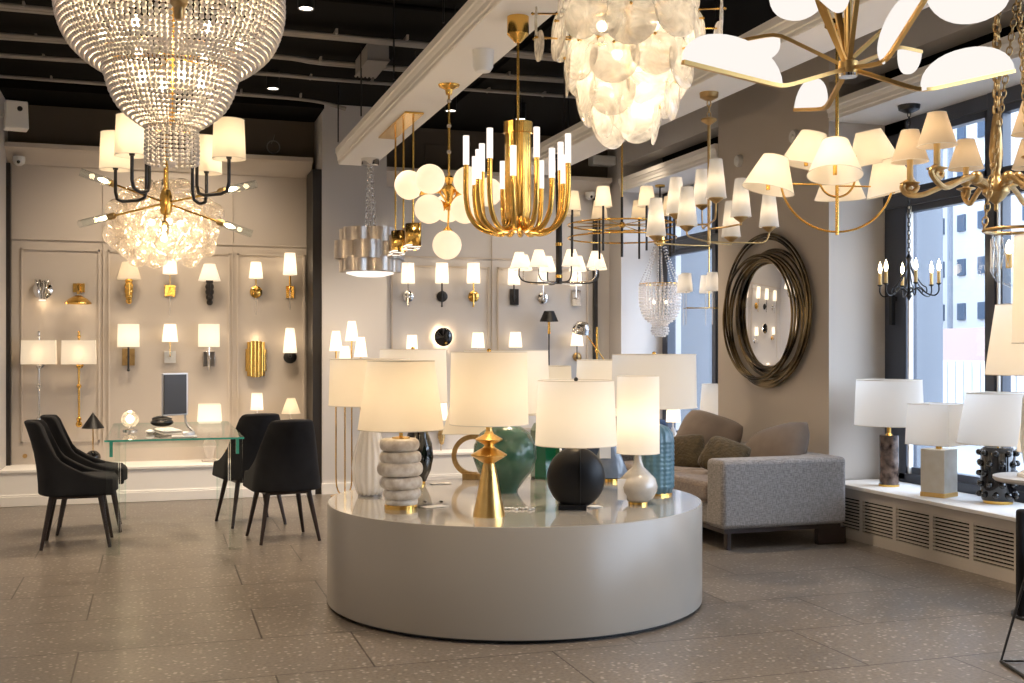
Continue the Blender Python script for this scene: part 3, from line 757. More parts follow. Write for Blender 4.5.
for k in range(8): disc(46, 2*pi*k/8+.35, 92+(k % 2)*8, 24, -.1)
for k in range(5): disc(28, 2*pi*k/5-1.5, 116+(k % 2)*6, 24, -.15)
for (a, y) in ((pi*1.0,22),(pi*1.08,52),(pi*.94,42),(-.12,20),(.1,34),(-.2,2)): disc(92, a, y, 15)
for k in range(10): disc(66, 2*pi*k/10+.1, -12+(k % 2)*8, 24, .15)
for k in range(6):
    a = pi/3*k; q = Vector((cos(a)*26*s, sin(a)*26*s, (34-(k % 3)*34)*s))
    obj('bulb', B().ball(q, .02, 12, 8), M['bulb'], f.t); bulb_light(f.t, q-Vector((0,0,.06)), 3.0, .03, (1,.84,.62))

# ================= LEAF CHANDELIER =================
f = Fix('leaf_chandelier', 'brass chandelier with glowing white leaf panels on bent flat arms', 'chandelier', 848, 68, 3.6)
s = f.s
obj('stem', B().cyl((0,0,0), .012, f.top(ZC)), M['brass_s'], f.t)
f.lathe('hub', [(0,74),(9,74),(10,72),(10,62),(6,60),(3,56),(0,56)], 'brass_s', 12)
obj('hub_disc', B().lathe([(0,-9*s),(9*s,-9*s),(9*s,-6*s),(0,-6*s)], 28), M['chrome'], f.t)
obj('canopy', B().lathe([(.08,f.top(ZC)),(.08,f.top(ZC)-.03),(0,f.top(ZC)-.03)], 28), M['brass_s'], f.t)
def leaf(p1, p2, p3, bulge, p0=None, side=1):
    """arm hub->p1 (bend)->p2 tip ; glowing leaf stands between p1' and tip; p3 = px of the leaf's crest"""
    a0 = Vector(p0) if p0 is not None else Vector((0,0,0)); A, T = f.p(*p1), f.p(*p2); K = f.p(*p3)
    pts = [a0+(A-a0)*.06, a0+(A-a0)*.9, A+(T-A)*.02, A+(T-A)*.12, T]
    u0, u1 = (A-a0).normalized(), (T-A).normalized()
    bend = [a0+(A-a0)*.05, A-u0*.05, A-u0*.02+u1*.004, A+u1*.02-u0*.004, A+u1*.05, T]
    obj('arm', B().tube(bend, .0085, 4, flat=(1.0,1.25)), M['brass_s'], f.t, angle=50)
    S = A+u1*.0; n = 16; out_ = []
    mid = (S+T)/2; up = K-mid; up = up-u1*up.dot(u1); skew = (K-mid).dot(u1)/((T-S).length/2)
    Lh = (T-S).length/2
    for i in range(n+1):
        ang = pi*i/n; x = -cos(ang)
        hgt = sin(ang)**.85
        xx = x+skew*.5*(1-x*x)
        out_.append(mid+u1*xx*Lh+up*hgt)
    nrm = u1.cross(up).normalized()
    obj('leaf_panel', B().poly(out_, .010, nrm), M['led_panel'], f.t, angle=20)
leaf((782,87,-.25), (683,62,-.42), (738,38,-.30), 0)
leaf((778,34,.15), (703,48,.40), (765,62,.25), 0)
leaf((826,109,.30), (795,110,.50), (814,78,.38), 0)
leaf((922,91,-.05), (1014,71,.12), (965,48,.02), 0)
leaf((884,64,-.10), (928,-6,-.30), (893,8,-.20), 0)
leaf((899,47,.45), (921,52,.55), (905,74,.5), 0)
leaf((830,-20,.1), (770,-8,.3), (800,20,.2), 0, (0,0,0))
leaf((925,-8,.1), (1008,-14,.25), (965,24,.15), 0, (0,0,.02))
leaf((815,-5,-.15), (838,-60,-.3), (840,20,-.2), 0)
for (px, py, d) in ((836,-10,.2),(858,-10,-.1),(812,-30,-.2)):
    e = f.p(px,py,d); obj('arm', B().tube(smooth([(0,0,0),e*.3+Vector((0,0,-.01)),e],5), .0085, 4, flat=(1,1.2)), M['brass_s'], f.t, angle=50)
bulb_light(f.t, (0,0,-.20), 6, .1, (1,.84,.66)); bulb_light(f.t, (-.25,-.25,.25), 4, .1, (1,.84,.66))

# ================= BEAM 2 FITTINGS =================
# wide cone shades on a brass hoop
f = Fix('cone_shade_chandelier', 'slim brass half-hoop chandelier with wide cream cone shades beside the mirror column', 'chandelier', 837, 232, 5.5)
s = f.s
obj('stem', B().cyl((0,0,-3*s), .0085, f.top(2.95)+3*s, 12), M['brass'], f.t)
obj('canopy', B().lathe([(.06,f.top(2.95)),(.06,f.top(2.95)-.025),(0,f.top(2.95)-.025)], 28), M['brass'], f.t)
for (wd, y1) in ((57,232),(18,197)):
    dv = Vector((cos(.03), sin(.03), 0)); zc0 = (232-y1)*s; hh = (y1-178)*s
    obj('hoop', B().tube([dv*wd*s*cos(q)+Vector((0,0,zc0+hh*(1-sin(q)))) for q in [pi*i/28 for i in range(29)]], .0055, 8), M['brass'], f.t)
for (px, yb, d) in ((768,190,-.02),(806,166,.05),(835,175,-.27),(874,164,.10),(840,199,.27),(893,193,.03)):
    c = f.p(px, yb, d); fl_ = Vector((c.x,c.y,0)); ax = Vector((0,0,1)).cross(-fl_.normalized())
    obj('arm', B().tube([Vector((0,0,c.z+.03)), c+Vector((0,0,.03))], .004, 8), M['brass'], f.t)
    obj('candle_socket', B().cyl(c, .010, .045, 12), M['brass'], f.t)
    shade(f.t, c, 12.5*s, 26*s, 34*s, 'shade_c', 1.0, rot=Matrix.Rotation(radians(13 if fl_.length > .1 else 0), 4, ax))
# tall slim cone shades
f = Fix('tall_shade_chandelier', 'antique brass branching chandelier with tall narrow white cone shades left of the mirror column', 'chandelier', 709, 240, 7.03)
s = f.s
obj('canopy', B().lathe([(9.5*s,f.top(2.95)),(9*s,f.top(2.95)-.03),(3*s,f.top(2.95)-.05),(0,f.top(2.95)-.05)], 28), M['brass_a'], f.t)
b = B(); chain(b, (0,0,f.top(2.95)-.05), (0,0,(240-118)*s), .04, .004); obj('chain', b, M['brass_a'], f.t)
obj('upper_cap', B().lathe([(0,(240-126)*s),(8*s,(240-121)*s),(8*s,(240-119)*s),(2*s,(240-117)*s),(0,(240-117)*s)], 24), M['brass_a'], f.t)
obj('stem', B().cyl((0,0,-4*s), .010, (240-118)*s, 12), M['brass_a'], f.t)
for (px, yb, d) in ((656,236,-.12),(676,214,.14),(687,226,-.32),(702,205,.3),(716,198,-.3),(741,217,-.22),(731,237,.25),(769,227,.08)):
    c = f.p(px, yb, d); zc = -2*s if yb > 222 else 16*s
    hz = Vector((0,0,min(zc, c.z-.05))); flat = Vector((c.x,c.y,0))
    obj('arm', B().tube(smooth([hz, hz+flat*.5, hz+flat*.9+Vector((0,0,.005)), Vector((c.x,c.y,c.z-.045)), c], 6), .0055, 8), M['brass_a'], f.t)
    obj('candle_cup', B().lathe([(.004,-.035),(.02,-.025),(.045,-.004),(.045,.0),(0,.002)], 22, Matrix.Translation(c)), M['brass_a'], f.t)
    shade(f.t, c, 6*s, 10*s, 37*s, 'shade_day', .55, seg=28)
# ring chandelier
f = Fix('ring_chandelier', 'double brass ring chandelier with small cream shades and black pins near the far window', 'chandelier', 622, 231, 8.45)
s = f.s
obj('canopy', B().lathe([(.06,f.top(2.95)),(.06,f.top(2.95)-.02),(0,f.top(2.95)-.02)], 24), M['brass'], f.t)
obj('stem', B().cyl((0,0,20*s), .007, f.top(2.95)-20*s, 10), M['brass'], f.t)
obj('pin', B().cyl((0,0,-26*s), .010, 60*s, 10), M['black'], f.t)
obj('ring', B().ring((0,0,6*s), 54*s, .0065, 64), M['brass'], f.t); obj('ring', B().ring((0,0,-7*s), 54*s, .0065, 64), M['brass'], f.t)
b = B()
for k in range(4):
    a = pi/4*k+.4; b.tube([(cos(a)*54*s,sin(a)*54*s,6*s),(-cos(a)*54*s,-sin(a)*54*s,6*s)], .004, 6)
b.ball((0,0,6*s), .025); obj('spokes', b, M['brass'], f.t)
for k in range(8):
    a = 2*pi*k/8+.35; dv = Vector((cos(a), sin(a), 0))*54*s
    obj('pin', B().cyl(dv+Vector((0,0,-24*s)), .0085, 44*s, 10), M['black'], f.t)
    shade(f.t, dv+Vector((0,0,18*s)), 6*s, 8.7*s, 19*s, 'shade_c', .35, seg=28)
# black centre chandelier
f = Fix('small_shade_chandelier', 'nickel and black chandelier with small pleated cone shades behind the brass tube chandelier', 'chandelier', 559, 282, 9.3)
s = f.s
obj('stem', B().cyl((0,0,-2*s), 3.2*s, f.top(2.95)+2*s, 16), M['black'], f.t)
b = B()
for y in (246, 278): b.cyl((0,0,(282-y)*s), 3.6*s, 3*s, 16)
obj('stem_collar', b, M['brass'], f.t)
obj('canopy', B().lathe([(.07,f.top(2.95)),(.07,f.top(2.95)-.03),(0,f.top(2.95)-.03)], 24), M['black'], f.t)
for k in range(8):
    a = 2*pi*k/8+.25; dv = Vector((cos(a), sin(a), 0)); R = 41*s
    pts = [(0,0,0), dv*R*.5+Vector((0,0,-1*s)), dv*R*.85+Vector((0,0,0)), dv*R+Vector((0,0,5*s)), dv*R+Vector((0,0,13*s))]
    obj('arm', B().tube(smooth(pts,6), .0065, 8), M['chrome'] if k % 2 else M['black'], f.t)
    shade(f.t, dv*R+Vector((0,0,13*s)), 4.2*s, 9.2*s, 16*s, 'shade_lit', .22, pleat=24, seg=24)

# ================= WINDOW SIDE HANGING FITTINGS =================
f = Fix('crystal_basket_chandelier', 'small basket chandelier of clear crystal strands in front of the far window', 'chandelier', 660, 284, 11.2)
s = f.s
obj('canopy', B().lathe([(.05,f.top(2.985)),(.05,f.top(2.985)-.02),(0,f.top(2.985)-.03)], 20), M['brass'], f.t)
obj('stem', B().cyl((0,0,0), .008, f.top(2.985), 10), M['black'], f.t)
obj('ring', B().ring((0,0,0), 20*s, .006, 40), M['brass'], f.t)
obj('crown_cap', B().lathe(f.prof([(0,232),(4,234),(6,243),(3,246),(0,246)]), 20), M['brass'], f.t)
for k in range(8):
    a = 2*pi*k/8; b = B()
    p0, p1 = Vector((cos(a)*5*s,sin(a)*5*s,40*s)), Vector((cos(a)*20*s,sin(a)*20*s,1*s))
    for i in range(16):
        q = p0.lerp(p1, i/15); q.z -= .03*sin(pi*i/15); b.ball(q, .009, 7, 5)
    obj('bead_strand', b, M['crystal_clear'], f.t, angle=180)
beads(f, 'crystal_basket', [(20,285),(20,300),(18,312),(13,320),(6,325)], 30, 14, 1.5, 'crystal_clear')
beads(f, 'crystal_fringe', [(7,325),(8,332),(5,336)], 14, 5, 1.5, 'crystal_clear')
for dx in (-6,6): 
    q = Vector((dx*s,0,-18*s)); obj('bulb', B().ball(q, .014, 10, 8), M['bulb'], f.t)
bulb_light(f.t, (0,0,-18*s), 1.0)
f = Fix('rod_shade_chandelier', 'brass chandelier with small shades on crystal-tipped rods, partly behind the mirror column', 'chandelier', 709, 308, 10.2)
s = f.s
obj('stem', B().cyl((0,0,0), .006, f.top(2.985), 10), M['brass'], f.t)
for k in range(6):
    a = 2*pi*k/6+.5; dv = Vector((cos(a), sin(a)*.8, 0))*28*s
    obj('arm', B().tube([(0,0,0), dv], .004, 6), M['brass'], f.t)
    obj('rod', B().cyl(dv+Vector((0,0,-17*s)), .005, 33*s, 8), M['crystal_clear'], f.t)
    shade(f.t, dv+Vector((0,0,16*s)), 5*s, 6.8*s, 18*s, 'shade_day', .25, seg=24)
f = Fix('iron_candle_chandelier', 'small black iron candle chandelier with bare flame bulbs hanging at the window', 'chandelier', 909, 297, 7.55)
s = f.s
obj('canopy', B().lathe([(11*s,f.top(2.985)),(10*s,f.top(2.985)-.03),(4*s,f.top(2.985)-.05),(0,f.top(2.985)-.05)], 24), M['black'], f.t)
b = B(); chain(b, (0,0,f.top(2.985)-.05), (0,0,(297-256)*s), .035, .003); obj('chain', b, M['black'], f.t)
f.lathe('finial', [(0,301),(3,296),(1.5,292),(1.5,262),(3,258),(1,254),(0,254)], 'black', 14)
for k in range(6):
    a = 2*pi*k/6+.4; dv = Vector((cos(a), sin(a), 0)); R = 29*s
    pts = [(0,0,40*s), dv*3*s+Vector((0,0,28*s)), dv*12*s+Vector((0,0,13*s)), dv*17*s+Vector((0,0,9*s)), dv*17*s+Vector((0,0,4*s)), dv*13*s+Vector((0,0,8*s))]
    ob = B().tube(smooth(pts,6), .0045, 6)
    ob.tube(smooth([(0,0,3*s), dv*9*s+Vector((0,0,9*s)), dv*18*s+Vector((0,0,3*s)), dv*25*s+Vector((0,0,1*s)), dv*R+Vector((0,0,5*s)), dv*R+Vector((0,0,12*s))],6), .005, 6)
    ob.lathe([(.004,11*s),(.018,12.5*s),(.02,13*s),(0,13*s)], 14, Matrix.Translation(dv*R))
    obj('arm', ob, M['black'], f.t)
    obj('candle', B().cyl(dv*R+Vector((0,0,13*s)), .011, 12*s, 12), pr('candle_cream', (.85,.60,.24), .5) if k == 0 else bpy.data.materials['candle_cream'], f.t)
    fl = B().lathe([(.006,25*s),(.013,28*s),(.012,31*s),(.004,35*s),(0,37*s)], 12, Matrix.Translation(dv*R)); obj('bulb', fl, M['bulb'], f.t)
bulb_light(f.t, (0,0,40*s), .8, .05)
# scroll arm chandelier
f = Fix('scroll_arm_chandelier', 'antique brass scroll-arm chandelier with small cream shades at the right edge', 'chandelier', 996, 205, 4.9)
s = f.s
f.lathe('baluster', [(0,212),(2,210),(2,204),(7,200),(13,193),(13,189),(9,183),(5,178),(4,172),(5,168),(6.5,155),(5.5,135),(3.8,120),(2.5,114),(0,113)], 'brass_a', 24)
b = B(); chain(b, (0,0,(205-114)*s), (0,0,f.top(ZC)), .045, .0045); chain(b, (.012,.01,(205-114)*s), (.012,.01,f.top(ZC)), .045, .0045); obj('chain', b, M['brass_a'], f.t)
for (px, yb, d) in ((910,162,-.05),(937,146,-.30),(966,169,.30),(1032,134,-.32),(1058,150,-.28),(1082,160,.05),(1030,168,.32)):
    c = f.p(px, yb, d); cb_ = c+Vector((0,0,-22*s)); fl_ = Vector((cb_.x, cb_.y, 0)); zc = 16*s; u = fl_.normalized(); L = fl_.length
    def q_(rr, zz): return u*rr+Vector((0,0,zz))
    pts = [q_(.03,zc), q_(L*.35,zc+.035), q_(L*.6,zc+.01), q_(L*.85,zc-.03), q_(L*1.02,cb_.z-.045), q_(L*1.09,cb_.z-.012), q_(L*1.0,cb_.z+.012), q_(L*.92,cb_.z-.012), q_(L*.97,cb_.z-.034), q_(L*1.03,cb_.z-.022), q_(L*1.0,cb_.z-.010)]
    obj('arm', B().tube(smooth(pts,6), [.012]*(6*10+1), 10).ball(q_(L*.35,zc+.035), .028, 12, 8), M['brass_a'], f.t)
    obj('drip_pan', B().lathe([(.006,-.01),(.02,-.006),(.042,.003),(.042,.006),(0,.004)], 24, Matrix.Translation(cb_)), M['brass_a'], f.t)
    obj('candle', B().cyl(cb_, .0135, 24*s, 14), bpy.data.materials['candle_cream'], f.t)
    shade(f.t, c+Vector((0,0,0)), 8.5*s, 18*s, 31*s, 'shade_pleat', .45, pleat=0, seg=32)
# glass bell lantern
f = Fix('bell_jar_lantern', 'cut glass bell lantern with a brass ring at the right edge', 'lantern', 1018, 230, 4.4)
s = f.s
obj('ring', B().ring((0,0,0), 32*s, .007, 48), M['brass_a'], f.t)
g = B(); g.cap = False; g.lathe(f.prof([(31,228),(24,234),(25,255),(26,270),(20,281),(8,287),(0,288)]), 40); obj('glass_bell', g, M['clear'], f.t)
cut = B()
for k in range(12):
    a = 2*pi*k/12
    for sg in (-1,1): cut.tube([(25.3*s*cos(a+sg*.26*i/6),25.3*s*sin(a+sg*.26*i/6),-(8+5*i)*s) for i in range(7)], .0016, 4)
obj('cut_pattern', cut, M['crystal_clear'], f.t)
b = B()
for k in range(3):
    a = 2*pi*k/3+2.6; chain(b, (cos(a)*32*s,sin(a)*32*s,0), (0,0,f.top(2.75)), .035, .003)
chain(b, (0,0,f.top(2.75)), (0,0,f.top(ZC)), .04, .004)
obj('chain', b, M['brass_a'], f.t)
obj('candle', B().cyl((-9*s,0,-38*s), .012, 14*s, 12), bpy.data.materials['candle_cream'], f.t)
obj('bulb', B().lathe([(.006,-24*s),(.014,-20*s),(.01,-14*s),(0,-9*s)], 12, Matrix.Translation((-9*s,0,0))), M['bulb'], f.t)
bulb_light(f.t, (0,0,-15*s), .8)

# ================= WALL SCONCES =================
def sconce(px, yp, label, Yw, sh=None, plate=None, rod=None, tail=None, e=.35, out_=.10, mat='shade_lit', name='wall_sconce', group=None, sq=False, dome=None):
    o_ = onY(px, yp, Yw); s = zY(px, Yw)/F; so = zY(px, Yw-out_)/F
    t = thing(name, label, 'wall light', o_, 0, group)
    def z(y): return (yp-y)*s
    def zo(y): return CH+(HY-y)*so-o_.z
    xo = onY(px, yp, Yw-out_).x-o_.x
    RX = Matrix.Rotation(pi/2, 4, 'X')
    if plate:
        kind, w, h, mt = plate[:4]
        b = B()
        if kind == 'round':
            b.lathe([(w*s/2,0),(w*s/2,.012),(w*s*.38,.02),(w*s*.15,.028),(0,.028)], 28, RX)
        elif kind == 'square': b.box((0,-.009,0), (w*s,.018,h*s)); b.lathe([(w*s*.2,.018),(w*s*.16,.028),(0,.028)], 20, RX)
        elif kind == 'leafy':
            for k in range(5): b.ball((0,-.014-.004*k,(h/2-2-k*(h-4)/4)*s), (w*.5-abs(k-1.5)*.6)*s, 14, 8, (1,.5,1))
        obj('backplate', b, M[mt], t, bevel=.002 if kind == 'square' else 0)
    if rod:
        y0, y1, mt = rod[:3]; rr = rod[3] if len(rod) > 3 else .006
        b = B().tube([(xo,-out_,zo(y0)), (xo,-out_,zo(y1))], rr, 10)
        b.tube([(0,-.01,0), (xo*.6,-out_*.6,zo(min(y1,yp+1))*.5), (xo,-out_,zo(min(y1-1,yp)))], rr, 8)
        b.ball((xo,-out_,zo(y1)), rr*1.5, 10, 8)
        obj('arm', b, M[mt], t)
    if tail:
        y0, y1, mt = tail
        obj('crystal_drop', B().lathe([(.003,zo(y1)),(.008,zo(y1)+.03),(.006,zo(y0)-.01),(.010,zo(y0))], 12, Matrix.Translation((xo,-out_,0))), M[mt], t)
    if sh:
        y0, y1, wt, wb = sh; h = zo(y0)-zo(y1)
        shade(t, (xo,-out_,zo(y1)), wt*so/2, wb*so/2, h, mat, e, seg=28, square=sq, sy=.5 if sq else 1)
    return t, s, z
GS = 'sconces on the left panelled wall'
t, s, z = sconce(43, 290, 'polished nickel disc wall light with twisted tubes, far left of the top row', YB1, plate=('round',18,18,'chrome'))
b = B()
for k in range(4): b.tube(smooth([((-6+4*k)*s,-.02,6*s),((-6+4*k)*s,-.07,9*s),((-4+2.6*k)*s,-.085,0),((-2+1.4*k)*s,-.07,-9*s)],6), .011, 8)
obj('looped_tubes', b, M['chrome'], t); obj('lamp_lens', B().cyl((0,-.07,-11*s), .03, .008, 18), M['bulb_soft'], t); bulb_light(t, (0,-.08,-13*s), .8)
t, s, z = sconce(79, 288, 'brass dome wall light pointing down, beside the nickel disc', YB1, plate=('square',11,9,'brass'))
b = B().tube(smooth([(0,-.01,0),(0,-.08,.03),(0,-.12,-.02),(0,-.12,-.06)],6), .012, 10); obj('arm', b, M['brass'], t)
b = B().lathe([(2.5*s,-8*s),(9*s,-11.5*s),(12.5*s,-15*s),(12.5*s,-16.5*s),(11.5*s,-15.5*s),(8*s,-12.5*s),(0,-11*s)], 28, Matrix.Translation((0,-.12,0))); obj('dome_shade', b, M['brass'], t)
obj('lamp_lens', B().cyl((0,-.12,-15.5*s), 8*s, .006, 22), M['bulb_soft'], t); bulb_light(t, (0,-.13,-19*s), 1.2)
sconce(129, 291, 'brass wall light with a cream cone shade, first in the middle panel top row', YB1, (262,279.5,13,23.5), ('leafy',9,24,'brass'), (283,296,'brass',.007), e=.5, mat='shade_c')
sconce(170, 291, 'square-plate brass wall light with a small shade and glass drop under the bubble chandelier', YB1, (261,274,12,14), ('square',10,11,'brass'), (275,288,'brass',.004), (296,316,'crystal_clear'), e=.4)
sconce(209.5, 292, 'dark bronze wall light with a white cone shade in the top row', YB1, (264,281,11,22), ('leafy',9,25,'bronze_trim'), (283,297,'bronze_trim',.009), e=.5, mat='shade_box')
sconce(256, 292, 'round-plate brass wall light with small shade and hanging crystal', YB1, (262,278.5,10,14), ('round',12,12,'brass'), (279,290,'brass',.005), (298,315,'crystal_clear'), e=.5)
sconce(290, 292, 'brass wall light with tall shade and pointed crystal tail, rightmost of the top row', YB1, (253,275,10.5,14), ('square',8,12,'brass'), (276,288,'brass',.010), (289,310,'crystal_clear'), e=.5)
sconce(128.5, 357, 'brass-plate wall light with drum shade and black rod in the lower row', YB1, (324,347,20.5,21), ('square',12,17,'brass_a'), (347,370,'black',.009), e=.8, mat='shade_box')
sconce(170, 357, 'white-plate wall light with narrow cone shade in the lower row', YB1, (324,342,11.5,15.5), ('square',11,12,'plastic'), (342,356,'brass',.004), e=.4)
sconce(209, 359, 'nickel-plate wall light with drum shade in the lower row', YB1, (324,347,20.5,21), ('square',11,15,'chrome'), (347,356,'chrome',.006), (356,371,'crystal_clear'), e=.8, mat='shade_box')
sconce(290, 357, 'black round-plate wall light with a tapering white shade', YB1, (328,353,8.5,14), ('round',13,13,'black'), (352,356,'black',.012), e=.5)
# fluted brass wall light
o_ = onY(255.5, 359, YB1); s = zY(255, YB1)/F
t = thing('wall_sconce', 'polished brass fluted tube wall light without a shade', 'wall light', o_)
b = B()
for k, (x, r, h0, h1) in enumerate(((-8,2.3,-12,10),(-5.5,3.2,-17,17),(-1.8,3.2,-18,18),(1.8,3.2,-18,18),(5.5,3.2,-17,17),(8,2.3,-12,10))):
    b.cyl((x*s,-.05,h0*s), r*s, (h1-h0)*s, 18)
obj('fluted_tubes', b, M['brass'], t); obj('backplate', B().box((0,-.012,0), (14*s,.024,26*s)), M['brass_a'], t); bulb_light(t, (0,-.06,20*s), .7)
# long tailed plug-in wall lights
for (px, mt, lb) in ((40.5,'chrome','nickel long-tailed wall light with a wide rectangular shade behind the left chairs'),(80,'brass','brass long-tailed wall light with a wide rectangular shade and stacked knobs')):
    o_ = onY(px, 365, YB1); s = zY(px, YB1-.14)/F
    t = thing('wall_sconce', lb, 'wall light', o_, 0)
    b = B().cyl((0,-.14,-60*s), .009, 92*s, 12)
    for y, r in ((386,2.4),(419,2.5),(424,3.2),(366,2.6),(336,1.7),(332,1.3)): b.ball((0,-.14,(365-y)*s), r*s, 14, 10)
    obj('stem', b, M[mt], t)
    obj('wall_arm', B().tube([(0,0,0),(0,-.14,-1*s)], .008).lathe([(.03,0),(.03,.01),(0,.012)], 20, Matrix.Rotation(pi/2,4,'X')), M[mt], t)
    shade(t, (0,-.14,1.0*s), 15.6*s, 16.2*s, 24*s, 'shade_w', 1.9, square=True, sy=.55)
# right panelled wall
for (px, mt, lb) in ((410,'chrome','nickel wall light with a white drum shade, first of three beside the nickel pendant'),(444,'black','black wall light with a white drum shade, middle one of three above the black disc'),(475.5,'brass','brass wall light with a white drum shade, last of three above the black disc')):
    sconce(px-2, 296.5, lb, YB2, (263,283.5,12,13.5), ('round',11,11,mt), (283,306,mt,.008), e=.5, mat='shade_lit')
t, s, z = sconce(442, 337, 'round black disc wall light with a glowing halo', YB2)
obj('disc', B().lathe([(0,-.04),(9.3*s,-.055),(9.3*s,-.06),(7*s,-.075),(0,-.085)], 36, Matrix.Rotation(-pi/2,4,'X') @ Matrix.Diagonal((1,1,1,1))), M['gloss_black'], t)
t.children[0].matrix_local = Matrix.Identity(4)
obj('mount', B().cyl((0,0,0), .03, .06, 16, Matrix.Rotation(pi/2,4,'X')), M['brass'], t)
obj('knob', B().ball((2*s,-.09,-6*s), .012), M['brass'], t)
for k in range(6): bulb_light(t, (cos(k*pi/3)*.075,-.022,sin(k*pi/3)*.075), .9, .01)
sconce(412, 357, 'small white-shaded wall light left of the black disc', YB2, (335,350,9.5,11.5), ('round',8,8,'brass'), (350,360,'brass'), e=.4)
sconce(478, 357, 'small white-shaded wall light right of the black disc', YB2, (332.5,348,10.5,13.5), ('round',8,8,'chrome'), (348,360,'chrome'), e=.4)
sconce(515.5, 357, 'small white-shaded wall light between the black disc and the black mushroom lamp', YB2, (332,347.5,10.5,13.5), ('round',8,8,'chrome'), (348,360,'chrome'), e=.4)
sconce(514, 297, 'dark square-plate wall light with a white shade behind the small-shade chandelier', YB2, (268,285,11,12.5), ('square',9,16,'bronze_trim'), (284,301,'black',.008), e=.4)
sconce(543, 298, 'round nickel wall light with small shade behind the black chandelier stem', YB2, (270,285,10,11), ('round',11,11,'chrome'), (285,300,'chrome'), e=.35)
sconce(576, 298, 'square nickel-plate wall light with a pale shade near the window corner', YB2, (268,286,10,12), ('square',9,16,'chrome'), (286,298,'chrome'), e=.4)
sconce(577, 357, 'brass round-plate wall light with white shade below the silver dome lamp', YB2, (332,346,9,13), ('round',9,9,'brass_a'), (346,358,'black'), e=.5)
sconce(441, 437, 'gold leaf-shaped wall light low on the right wall between display lamps', YB2, (402,420,11,14), ('leafy',8,14,'brass_a'), (420,450,'brass_a',.004), e=.5)

# ================= FLOOR LAMPS AT THE BACK =================
def stand_on(px, Y, z=0.0):
    p = onY(px, 400, Y); return Vector((p.x, p.y, z))
p = stand_on(549, 10.95, .31)
t = thing('floor_lamp', 'slim black reading lamp with a small black cone shade against the right wall', 'lamp', p)
s = zY(549,10.95)/F; zt = lambda y: CH+(HY-y)*s-p.z
obj('base', B().lathe([(.11,0),(.11,.012),(.02,.022),(0,.022)], 28), M['black'], t)
obj('pole', B().cyl((0,0,.01), .008, zt(320), 12), M['black'], t)
obj('socket', B().lathe([(.012,zt(334)),(.016,zt(332)),(.012,zt(326)),(.014,zt(322))], 14), M['brass'], t)
b = B(); b.cap = False; b.lathe([(9.5*s,zt(321.5)),(5*s,zt(311)),(0,zt(311)),(4.8*s,zt(311.4)),(9.2*s,zt(321.6))], 28); obj('lamp_shade', b, M['matte_black'], t)
bulb_light(t, (0,-.01,zt(323)), .7)
p = stand_on(597, 10.72, 0)
t = thing('floor_lamp', 'brass boom floor lamp with a silver dome head near the window corner', 'lamp', p, -TH)
s = zY(597,10.72)/F; q = lambda px, py: Vector(((px-597)*s,0,CH+(HY-py)*s))
obj('base', B().lathe([(.14,0),(.14,.02),(.02,.03),(0,.03)], 28), M['brass'], t)
obj('pole', B().cyl((0,0,.02), .011, q(597,327).z-.02, 12), M['brass'], t)
obj('boom', B().tube([q(577,322), q(596,348), q(607,364)], .006, 8), M['brass'], t)
obj('joint', B().ball(q(597,351), .022), M['brass'], t)
b = B(); b.cap = False; b.lathe([(9.5*s,0),(9*s,5*s),(6*s,9.5*s),(0,11*s),(5.8*s,9.2*s),(8.8*s,4.8*s),(9.3*s,0)], 28, Matrix.Translation(q(581,332)) @ Matrix.Rotation(.15,4,'Y') @ Matrix.Rotation(.35,4,'X'))
obj('dome_shade', b, M['chrome'], t); obj('bulb', B().ball(q(581,330), .035), M['bulb_soft'], t); bulb_light(t, q(581,334)+Vector((0,-.02,0)), .8)
# multi-shade floor lamp by the column
p = W(345, 487, 1484/(487-350)*.93); p.z = 0
Z = (p.x*ST+p.y*CT); s = Z/F
t = thing('floor_lamp', 'brass floor lamp of bent tubes with four small cream shades at the grey column', 'lamp', p, -TH)
q = lambda px, py, d=0: Vector(((px-345)*s,d,CH+(HY-py)*s))
zb = .03
for (px, yb, d) in ((336,351,0),(351,341,.05),(346,366,-.06),(361,357,-.02)):
    top = q(px, yb, d); x0 = top.x
    obj('tube', B().tube(smooth([(0.02,0,zb),(x0*.5,d*.5,zb+.0),(x0*.92,d*.95,zb+.07),(x0,d,zb+.2),(x0,d,.6),top],6), .0065, 8), M['brass'], t)
    shade(t, top, 3.8*s, 6.6*s, 20*s, 'shade_lit', .35, pleat=20, seg=24)
obj('base', B().lathe([(.13,0),(.13,.02),(.02,.035),(0,.035)], 28), M['brass'], t)

# ================= DESK AND CHAIRS =================
dx0, dx1, dy0, dy1, dz = -.31, .565, 7.62, 9.36, .75
t = thing('glass_desk', 'clear glass desk with green edges between two pairs of black chairs', 'desk', ((dx0+dx1)/2,(dy0+dy1)/2,0))
hx, hy = (dx1-dx0)/2, (dy1-dy0)/2
b = B(); b.add([(-hx,-hy,dz-.012),(hx,-hy,dz-.012),(hx,hy,dz-.012),(-hx,hy,dz-.012),(-hx,-hy,dz),(hx,-hy,dz),(hx,hy,dz),(-hx,hy,dz)], [(0,3,2,1),(4,5,6,7)]); b.mi = 1
b.add([(-hx,-hy,dz-.012),(hx,-hy,dz-.012),(hx,hy,dz-.012),(-hx,hy,dz-.012),(-hx,-hy,dz),(hx,-hy,dz),(hx,hy,dz),(-hx,hy,dz)], [(0,1,5,4),(1,2,6,5),(2,3,7,6),(3,0,4,7)])
obj('tabletop', b, [M['desk_glass'], M['glass_edge']], t)
